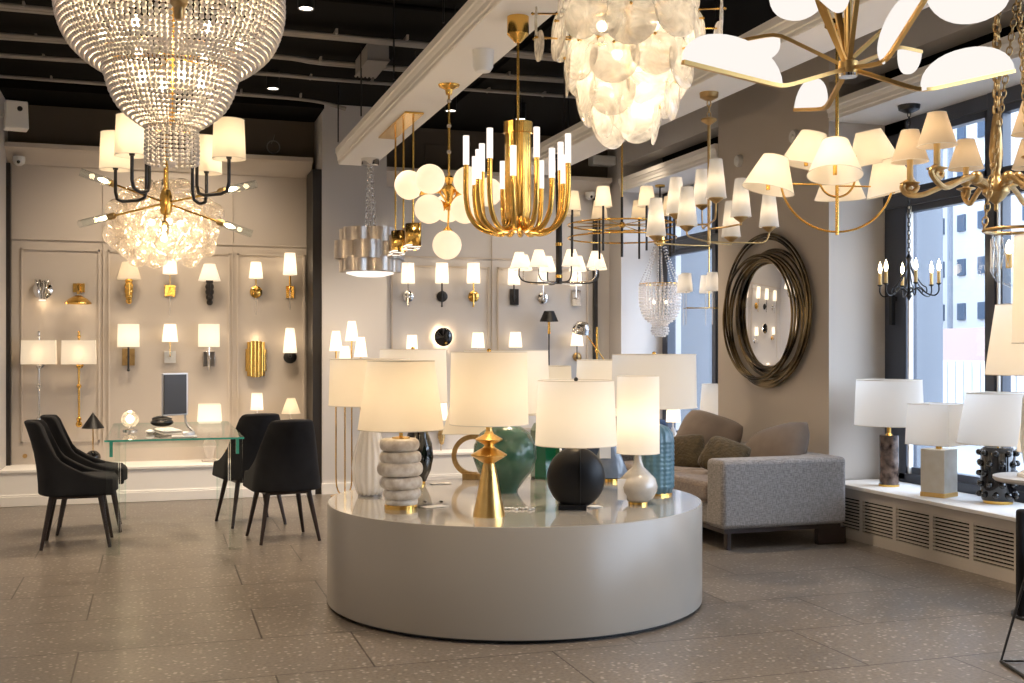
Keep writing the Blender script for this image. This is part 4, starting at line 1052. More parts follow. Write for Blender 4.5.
for sx in (-1,1):
    for sy in (-1,1):
        b = B(); x, y = sx*(hx-.05), sy*(hy-.04)
        b.box((x,y,(dz-.012)/2), (.085,.012,dz-.012)); b.box((x-sx*.04,y-sy*.045,(dz-.012)/2), (.012,.085,dz-.012))
        o = obj('leg', b, M['desk_leg'], t)
        obj('corner_block', B().box((x+sx*.01,y-sy*.01,dz-.062), (.02,.03,.10)), M['glass_edge'], t)
obj('cross_panel', B().box((0,hy-.06,dz-.11), (hx*2-.14,.010,.17)), M['desk_leg'], t)
def desk_pt(px, py, z=dz):
    Z = (z-CH)*F/(HY-py); return W(px, py, Z)
# monitor
p = desk_pt(189, 437)
t = thing('desktop_monitor', 'thin silver computer monitor turned away on the glass desk', 'monitor', (p.x,p.y,dz), 0)
Zm = p.x*ST+p.y*CT; s = Zm/F
c = Vector((-.085,0,(437-394)*s))
R_ = Matrix.Rotation(radians(-18+48),4,'Z')
obj('screen', B().box((-.004,0,0), (.165,.012,.262), Matrix.Translation(c+Vector((0,-.010,0))) @ R_), M['screen'], t, bevel=.002)
obj('bezel', B().box((0,0.012,0), (.185,.022,.282), Matrix.Translation(c) @ R_), M['alu'], t, bevel=.003)
obj('stand_arm', B().tube(smooth([c+Vector((.06,.06,-.03)), (-.02,.06,.10), (.03,.02,.03), (.0,-.02,.022), (-.04,-.03,.020)],6), .008, 8, flat=(1,2.2)), M['alu'], t)
obj('stand_foot', B().box((-.03,0,.0065), (.16,.14,.009)), M['alu'], t, bevel=.003)
p = desk_pt(150, 434); 
t = thing('computer_mouse', 'white computer mouse on the glass desk', 'mouse', (p.x,p.y,dz)); obj('shell', B().ball((0,0,.016), .03, 20, 12, (1.0,1.7,.55)), M['plastic'], t)
p = desk_pt(168, 431)
t = thing('keyboard', 'flat white keyboard lying on the glass desk', 'keyboard', (p.x,p.y,dz), .2); obj('base', B().box((0,0,.007), (.13,.30,.010)), M['plastic'], t, bevel=.003)
k_ = B()
for i in range(5):
    for j in range(12): k_.box((-.046+.023*i,-.13+.0236*j,.0145), (.018,.019,.005))
obj('keys', k_, M['paper'], t)
p = desk_pt(162, 427)
t = thing('telephone', 'rounded black desk telephone beside the monitor', 'telephone', (p.x,p.y,dz))
obj('body', B().ball((0,0,.035), .085, 28, 14, (1.0,.8,.40)), M['gloss_black'], t); obj('handset', B().tube(smooth([(-.07,.02,.055),(0,.02,.075),(.07,.02,.055)],5), .014, 10), M['black'], t)
p = desk_pt(130, 431)
t = thing('crystal_ball_lamp', 'glowing crystal ball table lamp at the far end of the glass desk', 'lamp', (p.x,p.y,dz))
obj('base', B().lathe([(.05,0),(.05,.01),(.012,.02),(.012,.03),(0,.03)], 24), M['chrome'], t)
obj('glass_ball', B().ball((0,0,.085), .062, 18, 10), M['bubble'], t, angle=5); obj('bulb', B().ball((0,0,.085), .026), M['bulb'], t); bulb_light(t, (0,0,.17), 4)
# lamps on the ledge behind
def ledge_lamp(px, Y, ys0, ys1, wt, wb, label, bodymat, e=.7, mat='shade_box', zs=.31, body=None, sq=False, name='table_lamp'):
    p = stand_on(px, Y, zs); s = zY(px,Y)/F; zz = lambda y: CH+(HY-y)*s-zs
    t = thing(name, label, 'lamp', p)
    h = zz(ys1)
    prof = body or [(.07,0),(.07,.015),(.03,.03),(.045,h*.35),(.06,h*.55),(.03,h*.8),(.012,h*.9),(.010,h),(0,h)]
    obj('lamp_base', B().lathe(prof, 28), M[bodymat], t)
    shade(t, (0,0,h), wt*s/2, wb*s/2, zz(ys0)-h, mat, e, square=sq)
    return t
ledge_lamp(209.5, 10.55, 404, 431, 21, 24, 'square white lamp glowing behind the glass desk', 'crystal_clear', 1.4, sq=True)
ledge_lamp(257, 10.58, 393, 410, 10.5, 12.5, 'small white-shaded lamp on the ledge just above the right chairs', 'crystal_clear', .7)
ledge_lamp(291, 10.55, 398, 413.5, 8, 19, 'small cone-shaded crystal lamp on the ledge beside the dark strip', 'crystal_clear', .6, mat='shade_c')
# black cone lamp
p = stand_on(93, 10.55, .31); s = zY(93,10.55)/F; zz = lambda y: CH+(HY-y)*s-.31
t = thing('cone_lamp', 'black cone-shaded lamp on a black ball base standing on the ledge', 'lamp', p)
obj('ball_base', B().ball((0,0,.066), .066, 28, 18).cyl((0,0,0), .03, .01), M['gloss_black'], t)
obj('stem', B().cyl((0,0,.12), .005, zz(424)-.12, 10), M['brass'], t)
b = B(); b.cap = False; b.lathe([(11*s,zz(428)),(0,zz(412)),(10.6*s,zz(428.2))], 36); obj('lamp_shade', b, M['matte_black'], t); bulb_light(t, (0,0,zz(430)), .7)

# upholstered chair
def make_chair(loc, rz, label):
    t = thing('dining_chair', label, 'chair', loc, rz, 'black upholstered chairs around the glass desk')
    # local: faces +x ; seat centre at origin
    n = 44; vs = []; fs = []; nv = 8
    def plan(u):     # u in [-1,1]: front-left -> back -> front-right
        a = u*pi*.5
        if abs(u) < .62:
            q = u/.62*pi/2; return (-.10-.15*cos(q), .245*sin(q))
        k = (abs(u)-.62)/.38; return (-.10+.34*k, (.245-.012*k)*(1 if u > 0 else -1))
    def toph(u):
        k = abs(u)
        if k < .40: return .848
        k = (k-.40)/.60; return .848-.378*(sin(min(1,k)*pi/2)**.72)
    for i in range(n+1):
        u = -1+2*i/n; x, y = plan(u); h1 = toph(u)
        for j in range(nv):
            v = j/(nv-1); z = .355+(h1-.355)*v; w = (z-.355)/.51
            back = max(0, 1-abs(u)/.75)
            vs.append((x-.10*w*w*(.35+.65*back)-.0, y*(1-.27*w), z))
    for i in range(n):
        for j in range(nv-1): fs.append((i*nv+j,(i+1)*nv+j,(i+1)*nv+j+1,i*nv+j+1))
    b = B().add(vs, fs); o = obj('backrest', b, M['velvet'], t, angle=180)
    md = o.modifiers.new('thick','SOLIDIFY'); md.thickness = .045; md.offset = 1
    md = o.modifiers.new('bevel','BEVEL'); md.width = .014; md.segments = 3
    s_ = B(); N = 40; pts = []
    for (ins, z) in ((.03,.36),(.0,.375),(.0,.445),(.015,.465),(.05,.475)):
        for i in range(N):
            a = 2*pi*i/N; c_, s2 = cos(a), sin(a); e = 2/3.4
            x = (abs(c_)**e)*(1 if c_ > 0 else -1)*(.245-ins)+.02; y = (abs(s2)**e)*(1 if s2 > 0 else -1)*(.225-ins)
            pts.append((x,y,z))
    fs = [(k*N+i,k*N+(i+1)%N,(k+1)*N+(i+1)%N,(k+1)*N+i) for k in range(4) for i in range(N)]+[tuple(reversed(range(N))), tuple(4*N+i for i in range(N))]
    s_.add(pts, fs); obj('seat', s_, M['velvet'], t, angle=60)
    obj('seat_frame', B().box((.0,0,.345), (.34,.32,.03)), M['dark_wood'], t, bevel=.004)
    for sx in (-1,1):
        for sy in (-1,1):
            obj('leg', B().tube([(sx*.15,sy*.14,.36),(sx*.215,sy*.205,0)], [.020,.011], 10), M['dark_wood'], t)
    return t
ch = make_chair((-.505,8.20,0), 0, 'black upholstered chair left of the glass desk, the nearer one to the camera')
dup(ch, (-.46,8.82,0), .03, 'black upholstered chair left of the glass desk, half hidden behind the nearer one')
dup(ch, (.86,8.0,0), radians(98), 'black upholstered chair right of the desk seen from behind, the nearer one')
dup(ch, (.70,8.80,0), radians(103), 'black upholstered chair right of the desk seen from behind, tucked behind the nearer one')

# ================= ROUND PODIUM =================
PZ = .53
pc = W(514.5, 350, 6.03)
t = thing('display_podium', 'large round greige display plinth carrying table lamps', 'display plinth', (pc.x,pc.y,0))
obj('recessed_foot', B().cyl((0,0,0), .965, .03, 128), M['black'], t)
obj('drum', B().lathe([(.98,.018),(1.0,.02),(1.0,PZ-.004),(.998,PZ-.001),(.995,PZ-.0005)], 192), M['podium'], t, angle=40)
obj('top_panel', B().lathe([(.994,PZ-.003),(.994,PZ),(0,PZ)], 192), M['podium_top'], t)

class Lamp(Fix):
    def __init__(s, label, px, yb, zs, name='table_lamp', cat='lamp', group=None, Z=None):
        Z = Z or (zs-CH)*F/(HY-yb)
        super().__init__(name, label, cat, px, yb, Z, group)
        s.t.location.z = zs; s.o.z = zs
    def prof(s, pts, py0=None): return [(rr*s.s, max(0,(s.py-y)*s.s)) for rr, y in pts]
    def shade(s, y0, y1, wt, wb, mat, e, finial=None, cx=None, **k):
        x = 0 if cx is None else (cx-s.px)*s.s
        h0 = (s.py-y1)*s.s; h1 = (s.py-y0)*s.s
        shade(s.t, (x,0,h0), wt*s.s/2, wb*s.s/2, h1-h0, mat, e, **k)
        obj('shade_spider', B().tube([(x-wt*s.s/2*.98,0,h1-.012),(x,0,h1-.02),(x+wt*s.s/2*.98,0,h1-.012)], .0015, 6).tube([(x,-wt*s.s/2*.98*(k.get('sy',1)),h1-.012),(x,0,h1-.02),(x,wt*s.s/2*.98*(k.get('sy',1)),h1-.012)], .0015, 6), M['brass'], s.t)
        obj('harp_stem', B().tube([(x,0,h0-.03),(x,0,h1-.01)], .004, 8), M['brass'], s.t)
        if finial: obj('finial', B().ball((x,0,h1+.006), .011, 12, 8).cyl((x,0,h1-.02), .004, .02, 8), M[finial], s.t)
# stacked stone discs
L = Lamp('table lamp of stacked cream marble discs at the front left of the round plinth', 401, 508, PZ)
s = L.s
L.lathe('brass_foot', [(0,508),(16.5,508),(16.5,504),(14,503),(0,503)], 'brass')
for k, (yc_, hw, dx, hh) in enumerate(((444.5,20,-1.5,6.2),(457,21,-.5,6),(468.5,23,-1,7),(482,21.5,0,6.2),(493,19,1,5.5),(501.5,16.5,0.5,3.8))):
    prf = []
    for i in range(13):
        a = -pi/2+pi*i/12; c_ = cos(a); prf.append(((hw-hh*.9+hh*.9*(c_**.8 if c_ > 0 else 0))*s if 0 < i < 12 else (hw-hh)*s, hh*s*sin(a)))
    b = B().lathe([(0,-hh*s)]+prf+[(0,hh*s)], 40, Matrix.Translation((dx*s,0,(508-yc_)*s))); obj('stone_disc', b, M['stone'], L.t, angle=50)
L.lathe('collar', [(0,439.5),(9,439.5),(9,437),(2,436),(2,425),(0,425)], 'brass')
L.shade(361, 429, 67, 86, 'shade_c', 3.0)
# gold hourglass
L = Lamp('table lamp with a faceted gold spindle base at the front centre of the round plinth', 489, 516, PZ)
L.lathe('gold_spindle', [(0,517),(16,517),(16,514),(13,500),(9,478),(6.5,466),(5.5,463),(18,455.5),(18.2,454.5),(6,447.5),(4.5,445),(13.5,440),(13.8,439),(5,434),(3.2,431),(3,424),(0,424)], 'gold', 40, angle=22)
L.shade(352, 424, 76, 79, 'shade_c', 3.0, 'brass')
# black sphere
L = Lamp('table lamp with a round flat black body at the front right of the round plinth', 576, 509, PZ)
s = L.s
b = B().box((-4*s,0,2.6*s), (28*s,.10,5.2*s)); obj('foot', b, M['matte_black'], L.t, bevel=.003)
prf = [(29*s*sin(pi*k/20) if 0 < k < 20 else 0, 31.5*s-31*s*cos(pi*k/20)) for k in range(21)]
b = B().lathe(prf, 48, Matrix.Diagonal((1,.62,1,1)))
obj('round_body', b, M['matte_black'], L.t, angle=180)
sm = B().tube([(3*s+.0*k, -29*s*.62*sin(pi*k/20)-.0015, 31.5*s-31*s*cos(pi*k/20)) for k in range(2,19)], .004, 6); obj('seam', sm, M['matte_black'], L.t)
obj('neck', B().cyl((0,0,62*s), .012, .05, 14), M['black'], L.t)
L.shade(380.5, 444.5, 76, 82, 'shade_w', 3.0, 'black')
# gourd
L = Lamp('table lamp with a glossy grey gourd base and tall narrow shade', 638, 504, PZ)
s = L.s
L.lathe('brass_foot', [(0,505),(9.8,505),(9.8,501.5),(0,501.5)], 'brass')
L.lathe('gourd_body', [(0,502),(9,502),(15,498),(19,491),(19.8,486),(17.5,478),(11,471.5),(6,467),(4,461),(3.2,453),(3.4,448),(0,448)], 'cream_gloss', 44)
obj('tag', B().box((-17*s,-.06,16*s), (9*s,.002,21*s)), M['paper'], L.t)
L.shade(376, 453, 42, 43, 'shade_w', 2.2)
# ribbed white vase
L = Lamp('table lamp with a white ribbed glass vase base, left on the round plinth', 370, 496, PZ)
b = B().lathe(L.prof([(0,494),(12,494),(14,489),(17,480),(17.8,468),(16.5,455),(12.5,441),(9.5,430),(6,420),(4,412),(0,410)]), 96, None, lambda a, z: 1+.035*cos(a*16)); obj('ribbed_vase', b, M['white_glass'], L.t, angle=80)
L.lathe('acrylic_foot', [(0,497),(12,497),(12,493),(0,493)], 'crystal_clear')
L.shade(359, 405, 79, 82, 'shade_c', 2.4)
# black vase
L = Lamp('table lamp with a slim gloss black vase behind the marble disc lamp', 418, 484, PZ)
L.lathe('brass_foot', [(0,485),(7.5,485),(7.5,480),(0,480)], 'brass')
L.lathe('black_vase', [(0,481),(8,481),(13,470),(15.5,457),(14,443),(10,432),(6,424),(4,412),(0,410)], 'gloss_black', 40)
L.shade(349.5, 402, 66, 69, 'shade_w', 1.6, 'brass', cx=413)
# sea green sphere
L = Lamp('table lamp with a big sea green round vase base', 505, 492, PZ)
b = B().lathe(L.prof([(0,494),(12.5,494),(13,489),(18,482),(27,471),(31.5,458),(31,445),(25,433),(15,426),(9,424),(8,418),(0,418)]), 120, None, lambda a, z: 1+(.012*abs(cos(a*30)) if z < 45*L.s else .0)); obj('round_vase', b, M['green_crackle'], L.t, angle=80)
L.shade(350.5, 412, 84, 88, 'shade_w', 2.2, cx=506)
# brass ring lamp
L = Lamp('table lamp with an open brass ring base behind the gold spindle lamp', 475, 479, PZ)
s = L.s
obj('foot', B().box((0,0,3*s), (25*s,.09,6*s)), M['brass_a'], L.t, bevel=.002)
pts = [Vector((-1*s+20*s*cos(a),0,23.5*s+19*s*sin(a))) for a in [radians(60+i*11.5) for i in range(20)]]
obj('ring_base', B().tube(pts, 3.4*s, 4, flat=(1,1.4)), M['brass_a'], L.t, angle=50)
obj('neck', B().cyl((0,0,42*s), .007, 10*s, 10), M['brass_a'], L.t)
L.shade(402, 432, 46, 62, 'shade_c', .9, square=True)
# emerald glass
L = Lamp('table lamp with an emerald green faceted glass base behind the black disc lamp', 545, 478, PZ)
L.lathe('glass_body', [(0,480),(13.5,480),(14.5,476),(14.5,430),(11,423),(5,421),(4,412),(0,412)], 'green_glass', 8, angle=20)
L.shade(366, 414, 52, 56, 'shade_w', 1.1)
# slate flask
L = Lamp('table lamp with a slate blue flared glass base at the back right of the plinth', 609, 481, PZ)
L.lathe('brass_foot', [(0,483),(11,483),(11,478),(0,478)], 'brass')
obj('flared_body', B().lathe(L.prof([(0,479),(18,477),(18.5,470),(14,459),(9,448),(5,436),(3.5,424),(0,420)]), 40, Matrix.Diagonal((1,.6,1,1))), M['slate_glass'], L.t)
obj('tag', B().box((-5*L.s,-.09,30*L.s), (11*L.s,.002,12*L.s)), M['paper'], L.t)
L.shade(360, 414, 64, 68, 'shade_w', 1.3)
# teal knit ceramic
L = Lamp('table lamp with a teal knitted-texture ceramic base', 654, 494, PZ)
L.lathe('brass_foot', [(0,495.5),(18,495.5),(18,491.5),(0,491.5)], 'brass')
b = B().lathe(L.prof([(0,492),(18,492),(19.5,487)]+[(20,487-i*1.1) for i in range(1,45)]+[(18.5,433),(14,427),(7,424),(0,423)]), 160, None, lambda a, z: 1+.03*cos(a*18)*(.6+.4*cos(z/(2.2*L.s)*pi+ (pi if int(a*18/pi+.5)%2 else 0)))); obj('ribbed_body', b, M['teal'], L.t, angle=180)
obj('neck', B().cyl((0,0,70*L.s), .01, 20*L.s, 10), M['brass'], L.t)
L.shade(354.5, 407, 83, 85, 'shade_day', 1.6, 'brass')
# price cards and loose items on the plinth
for i, (px, py, w, d, r, lb) in enumerate(((434,507,.13,.07,.3,'small white price card on the round plinth between the marble and gold lamps'),(441,484,.12,.06,.1,'small white price card on the round plinth behind the marble disc lamp'),(594,507,.07,.07,0,'small pale card beside the foot of the round black lamp'))):
    p = W(px, py, (PZ-CH)*F/(HY-py))
    b = B().box((0,0,.0035), (w,d,.003)); 
    o = obj('price_card', b, M['paper']); o.location = (p.x,p.y,PZ); o.rotation_euler = (0,0,r); tag(o, lb, 'card')
for k in range(9):
    px = 506+k*3.4; py = 510+random.uniform(-1.2,1.0); p = W(px, py, (PZ-CH)*F/(HY-py))
    o = obj('pebble', B().ball((0,0,.006), .010, 10, 7, (1,.8,.6)), M['plastic']); o.location = (p.x,p.y,PZ)
    tag(o, 'tiny white pebble in the short row beside the gold spindle lamp', 'pebble', 'white pebbles on the round plinth')
for k, px in enumerate((425,441)):
    p = W(px, 504, (PZ-CH)*F/(HY-504)); o = obj('black_token', B().ball((0,0,.008), .011, 12, 8, (1,1,.6)), M['gloss_black']); o.location = (p.x,p.y,PZ+.004)
    tag(o, 'tiny black bead on the price card, %s one' % ('the marble lamp side' if k == 0 else 'the gold lamp side'), 'bead')

# ================= SILL LAMPS =================
SZ = .385
L = Lamp('table lamp with a brown marble column base on the window sill beside the mirror column', 889, 486, SZ)
L.lathe('brass_foot', [(0,488),(10,488),(10,484),(0,484)], 'brass'); L.lathe('marble_column', [(0,485),(9.3,485),(9.3,435),(0,435)], 'brown_marble', 32)
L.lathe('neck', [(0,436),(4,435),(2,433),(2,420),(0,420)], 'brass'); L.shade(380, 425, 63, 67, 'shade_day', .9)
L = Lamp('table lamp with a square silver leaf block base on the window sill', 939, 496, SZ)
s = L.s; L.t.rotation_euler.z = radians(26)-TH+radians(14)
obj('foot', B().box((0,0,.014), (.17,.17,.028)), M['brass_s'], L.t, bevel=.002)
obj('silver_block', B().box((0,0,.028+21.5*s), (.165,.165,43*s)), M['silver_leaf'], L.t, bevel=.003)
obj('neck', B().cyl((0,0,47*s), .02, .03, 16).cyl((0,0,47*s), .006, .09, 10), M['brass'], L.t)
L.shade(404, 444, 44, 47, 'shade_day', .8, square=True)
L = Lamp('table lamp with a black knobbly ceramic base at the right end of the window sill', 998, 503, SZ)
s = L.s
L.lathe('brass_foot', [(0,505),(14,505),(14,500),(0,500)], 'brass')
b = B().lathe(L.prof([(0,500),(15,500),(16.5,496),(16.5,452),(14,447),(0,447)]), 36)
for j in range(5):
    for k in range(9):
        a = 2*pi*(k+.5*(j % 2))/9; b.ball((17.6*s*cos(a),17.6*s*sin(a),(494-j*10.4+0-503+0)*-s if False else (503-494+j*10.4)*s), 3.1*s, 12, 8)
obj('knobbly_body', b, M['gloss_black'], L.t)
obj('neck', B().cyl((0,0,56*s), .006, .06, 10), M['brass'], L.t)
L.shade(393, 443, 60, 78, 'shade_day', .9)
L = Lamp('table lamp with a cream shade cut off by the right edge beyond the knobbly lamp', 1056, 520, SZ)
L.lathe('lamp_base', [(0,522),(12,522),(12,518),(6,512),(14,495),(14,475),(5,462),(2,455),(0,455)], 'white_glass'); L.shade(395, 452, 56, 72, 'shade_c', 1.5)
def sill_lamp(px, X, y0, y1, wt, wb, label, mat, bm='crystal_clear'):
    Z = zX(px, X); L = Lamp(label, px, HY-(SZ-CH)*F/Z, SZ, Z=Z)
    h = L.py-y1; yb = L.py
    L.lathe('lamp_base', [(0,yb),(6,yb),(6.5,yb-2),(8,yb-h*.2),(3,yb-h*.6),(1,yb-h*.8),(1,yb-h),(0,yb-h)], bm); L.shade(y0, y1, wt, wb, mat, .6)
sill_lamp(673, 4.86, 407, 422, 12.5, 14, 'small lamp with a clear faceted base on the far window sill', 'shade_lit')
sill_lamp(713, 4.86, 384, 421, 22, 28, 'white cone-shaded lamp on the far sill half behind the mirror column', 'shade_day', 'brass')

# ================= RIGHT EDGE FURNITURE =================
L = Lamp('cream cone-shaded lamp on the round side table at the right edge', 1031, 477, .70, Z=5.55)
L.lathe('lamp_base', [(0,477),(13,477),(13,474),(6,470),(10,440),(8,400),(3,385),(0,380)], 'white_glass'); L.shade(305, 375, 66, 86, 'shade_c', 1.2)
p = W(1046, 480, 5.55)
t = thing('side_table', 'small round grey stone side table at the right edge', 'side table', (p.x,p.y,0))
obj('tabletop', B().lathe([(0,.675),(.235,.675),(.245,.685),(.245,.698),(0,.70)], 48), pr('grey_stone', (.40,.39,.38), .4), t)
obj('pedestal', B().lathe([(.16,0),(.16,.015),(.02,.03),(.02,.675)], 32), M['black'], t)
f = Fix('floor_lamp', 'large plain drum-shaded floor lamp cut off by the right edge', 'lamp', 1062, 343, 4.1)
s = f.s; shade(f.t, (0,0,0), 44*s, 46*s, 108*s, 'shade_c', 1.5)
obj('pole', B().cyl((0,0,-f.o.z+.02), .01, f.o.z+.2), M['brass'], f.t); obj('base', B().lathe([(.14,-f.o.z),(.14,-f.o.z+.02),(0,-f.o.z+.03)], 28), M['brass'], f.t)
p = W(1001, 663, 1484/313)
t = thing('metal_frame_chair', 'black chair with a thin bent metal frame cut off by the right edge', 'chair', (p.x,p.y,0), -TH)
b = B()
for y in (0,-.42):
    b.tube([(.12,y,.42),(0,y,.008),(.46,y,.008),(.36,y,.42)], .007, 8)
b.tube([(0,0,.008),(0,-.42,.008)], .007, 8); b.tube([(.12,0,.42),(.12,-.42,.42)], .007, 8)
obj('frame', b, M['black'], t)
obj('seat', B().box((.33,-.21,.44), (.40,.44,.05)), M['velvet'], t, bevel=.015); 
obj('backrest', B().box((.28,.03,.42), (.40,.04,.46)), M['velvet'], t, bevel=.015)

# ================= SOFA =================
t = thing('sofa', 'low grey tweed sofa with taupe cushions against the mirror column', 'sofa', (3.55,6.56,0))
sl = 2.06; sd = .95
obj('base_frame', B().span((.03,.03,.115), (sd-.03,sl-.03,.15)), M['dark_wood'], t)
for yy in (0,1): obj('arm', B().span((0,yy*(sl-.23),.145), (sd,yy*(sl-.23)+.23,.60)), M['sofa'], t, bevel=.03)
obj('backrest', B().span((sd-.22,.22,.145), (sd,sl-.22,.60)), M['sofa'], t, bevel=.03)
obj('seat_base', B().span((.02,.225,.145), (sd-.2,sl-.225,.30)), M['sofa'], t, bevel=.02)
obj('seat_cushion', B().span((.0,.235,.29), (sd-.22,sl/2,.43)), M['sofa_brown'], t, bevel=.035); obj('seat_cushion', B().span((.0,sl/2+.005,.29), (sd-.22,sl-.235,.43)), M['sofa_brown'], t, bevel=.035)
for (x, y) in ((.06,.06),(sd-.10,.06),(.06,sl-.10),(sd-.10,sl-.10)):
    obj('leg', B().box((x+.02,y+.02,.058), (.03 if x < .5 else .22,.05,.116)), M['dark_wood'], t, bevel=.004)
def pillow(name, loc, rot, w, h, th, mat, label, group=None, n=18):
    b = B(); vs = []; fs = []
    for sgn in (1,-1):
        for i in range(n+1):
            for j in range(n+1):
                u, v = -1+2*i/n, -1+2*j/n
                pin = 1-.10*(1-abs(u*v))*0
                ex = (1-abs(u)**2.6)*(1-abs(v)**2.6); thk = th*.5*max(0,ex)**.55
                k = 1-.11*(u**4); k2 = 1-.11*(v**4)
                vs.append((u*w/2*k2, sgn*thk, v*h/2*k))
    N1 = (n+1)**2
    for i in range(n):
        for j in range(n):
            a = i*(n+1)+j; fs.append((a,a+1,a+n+2,a+n+1)); fs.append((N1+a,N1+a+n+1,N1+a+n+2,N1+a+1))
    b.add(vs, fs); o = obj(name, b, M[mat], None, angle=180)
    bm = __import__('bmesh').new(); bm.from_mesh(o.data); __import__('bmesh').ops.remove_doubles(bm, verts=bm.verts, dist=.0004); bm.to_mesh(o.data); bm.free(); o.data.shade_smooth()
    o.location = loc; o.rotation_euler = rot; tag(o, label, 'cushion', group); return o
pillow('cushion', (4.20,8.02,.60), (radians(-22),radians(12),radians(-68)), .60,.46,.24, 'cushion', 'large taupe cushion leaning at the far end of the sofa', 'cushions on the grey sofa')
pillow('cushion', (4.27,7.12,.585), (radians(-34),radians(-16),radians(-72)), .60,.44,.24, 'cushion', 'large taupe cushion slumped at the near end of the sofa', 'cushions on the grey sofa')
pillow('cushion', (3.93,7.86,.53), (radians(-18),radians(-8),radians(-60)), .34,.29,.14, 'fur', 'small olive fur cushion on the sofa seen beside the teal lamp', 'cushions on the grey sofa')
pillow('cushion', (3.92,7.22,.56), (radians(-34),radians(14),radians(-60)), .36,.28,.14, 'fur', 'small olive fur cushion tucked behind the near sofa arm', 'cushions on the grey sofa')
# navy bench
t = thing('navy_bench', 'navy upholstered bench by the far window behind the sofa', 'bench', (4.22,10.0,0))
obj('seat', B().span((-.35,-.5,.2), (.35,.5,.46)), M['navy'], t, bevel=.04); obj('backrest', B().span((.18,-.5,.40), (.35,.5,.68)), M['navy'], t, bevel=.04)
for x in (-.3,.3):
    for y in (-.44,.44): obj('leg', B().box((x,y,.1), (.04,.04,.2)), M['dark_wood'], t)

# ================= MIRROR =================
mc = onX(770.5, 310, XC); mc.x = XC
t = thing('round_mirror', 'round mirror in a frame of overlapping bronze hoops on the column', 'mirror', mc)
# local plane: y along wall, z up, -x out of the wall
def hoop(cy, cz, R, r, n, x0, dx=.012, squash=1.0, rot=0):
    b = B()
    for k in range(n):
        Rk = R-k*r*2.05
        pts = [Vector((-x0-(k % 2)*dx-.008*sin(2*pi*i/72*1+rot), cy+1.08*Rk*cos(2*pi*i/72), cz+Rk*squash*sin(2*pi*i/72))) for i in range(72)]
        b.tube(pts, r, 8, True)
    return b
hoops = [(0,.0,.60,3,.05,1.0,0),(.01,-.085,.525,3,.045,1.0,1),(.075,-.06,.50,2,.075,1.0,2),(-.07,-.03,.50,2,.035,1.0,3),(0.02,-.04,.445,2,.03,1.0,5)]
for (cy, cz, R, n, x0, sq, rt) in hoops: obj('bronze_hoop', hoop(cy, cz, R, .0095, n, x0, rot=rt, squash=sq), M['bronze'], t)
obj('mirror_glass', B().lathe([(0,0),(.415,0),(.41,.012),(.39,.016),(0,.016)], 80, Matrix.Translation((-.005,.02,-.035)) @ Matrix.Rotation(-pi/2,4,'Y') @ Matrix.Diagonal((1,1.08,1,1))), M['mirror'], t, angle=20)

# ================= OUTSIDE =================
struct('ground', B().span((XW+.25,-40,-.45), (70,70,-.25)), M['asphalt'])
struct('exterior_pier', B().span((5.4,7.2,-.3), (5.80,8.6,6)), M['ext_blue'])
struct('exterior_pier_far', B().span((XW+.12,10.85,-.3), (6.2,12,6)), M['ext_blue'])
t = thing('apartment_building', 'tall white apartment block seen through the right window', 'building', (19,19,-.3), radians(-6))
obj('wall', B().span((0,-14,0), (9,6,22)), M['ext_white'], t)
for j in range(9):
    for i in range(10):
        obj('window', B().box((-.02,5.3-i*.85,2.6+j*1.12), (.08,.30 if i % 3 else .16,.42)), M['ext_win'], t)
for y in (4.9, 1.2): obj('drainpipe', B().box((-.06,y,11), (.10,.08,22)), M['ext_blue'], t)
t = thing('street_wall', 'terracotta boundary wall with a pale ribbed fence across the street', 'wall', (13,12,-.3))
obj('masonry', B().span((0,-14,1.45), (.4,12,2.0)), M['ext_brick'], t)
b = B().span((-.05,-14,0), (.05,12,1.45))
for i in range(130): b.box((-.055,-14+i*.2,.72), (.03,.10,1.44))
obj('ribbed_fence', b, M['ext_white'], t)
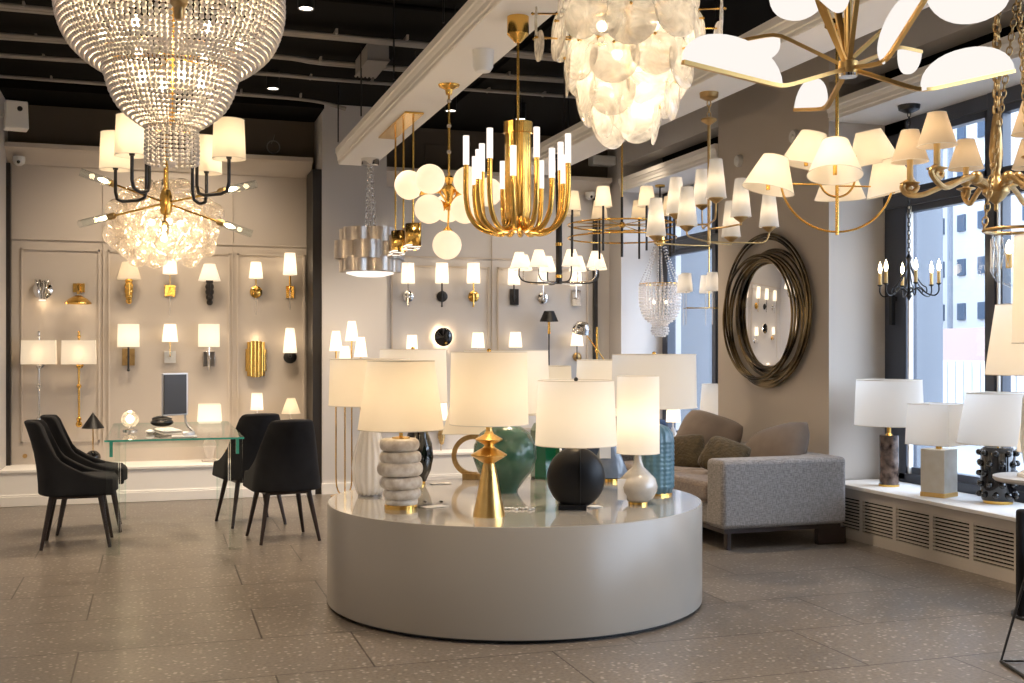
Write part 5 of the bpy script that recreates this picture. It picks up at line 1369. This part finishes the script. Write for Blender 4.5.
t = thing('grey_building', 'blue grey building with tall windows beyond the far window', 'building', (9.5,27,-.3))
obj('wall', B().span((-2,0,0), (12,6,14)), M['ext_blue'], t)
for j in range(4):
    for i in range(4): obj('window', B().box((-1+i*1.8,-.03,2+j*2.8), (.7,.1,1.6)), M['ext_white'], t)

# ================= LIGHT, SKY, CAMERA =================
w = bpy.data.worlds.new('sky'); C.world = w; w.use_nodes = True
bg = w.node_tree.nodes['Background']; bg.inputs[0].default_value = (.70,.82,1.0,1); bg.inputs[1].default_value = 7.5
for k_ in ('bulb','bulb_soft','led_panel','downlight','glass_globe','shade_w','shade_c','shade_lit','shade_pleat','shade_box','shade_day','crystal'):
    M[k_].cycles.emission_sampling = 'NONE'
for (y0, y1) in ((-1.0,6.99),(8.68,10.78)):
    l = bpy.data.lights.new('window_portal', 'AREA'); l.shape = 'RECTANGLE'; l.size = y1-y0; l.size_y = 2.6
    l.cycles.is_portal = True
    o = bpy.data.objects.new('window_portal', l); col.objects.link(o); o.location = (XW+.12,(y0+y1)/2,1.7)
    o.rotation_euler = Matrix(((0,0,1),(1,0,0),(0,1,0))).to_euler()
cam = bpy.data.cameras.new('camera'); co = bpy.data.objects.new('camera', cam); col.objects.link(co); C.camera = co
cam.sensor_width = 36; cam.lens = 36*F/1024; cam.shift_y = (HY-341.5)/1024
co.location = (0,0,CH); co.rotation_euler = (pi/2,0,-TH); cam.clip_start = .05; cam.clip_end = 300
vs_ = C.view_settings; vs_.view_transform = 'Standard'; vs_.look = 'None'; vs_.gamma = 1; vs_.use_curve_mapping = False; vs_.exposure = .35
cy = C.cycles
cy.use_denoising = True; cy.denoiser = 'OPENIMAGEDENOISE'; cy.denoising_prefilter = 'ACCURATE'; cy.denoising_input_passes = 'RGB_ALBEDO_NORMAL'
cy.sample_clamp_indirect = 4; cy.sample_clamp_direct = 0
cy.max_bounces = 8; cy.diffuse_bounces = 4; cy.glossy_bounces = 4; cy.transmission_bounces = 4; cy.transparent_max_bounces = 24
cy.caustics_reflective = False; cy.caustics_refractive = False
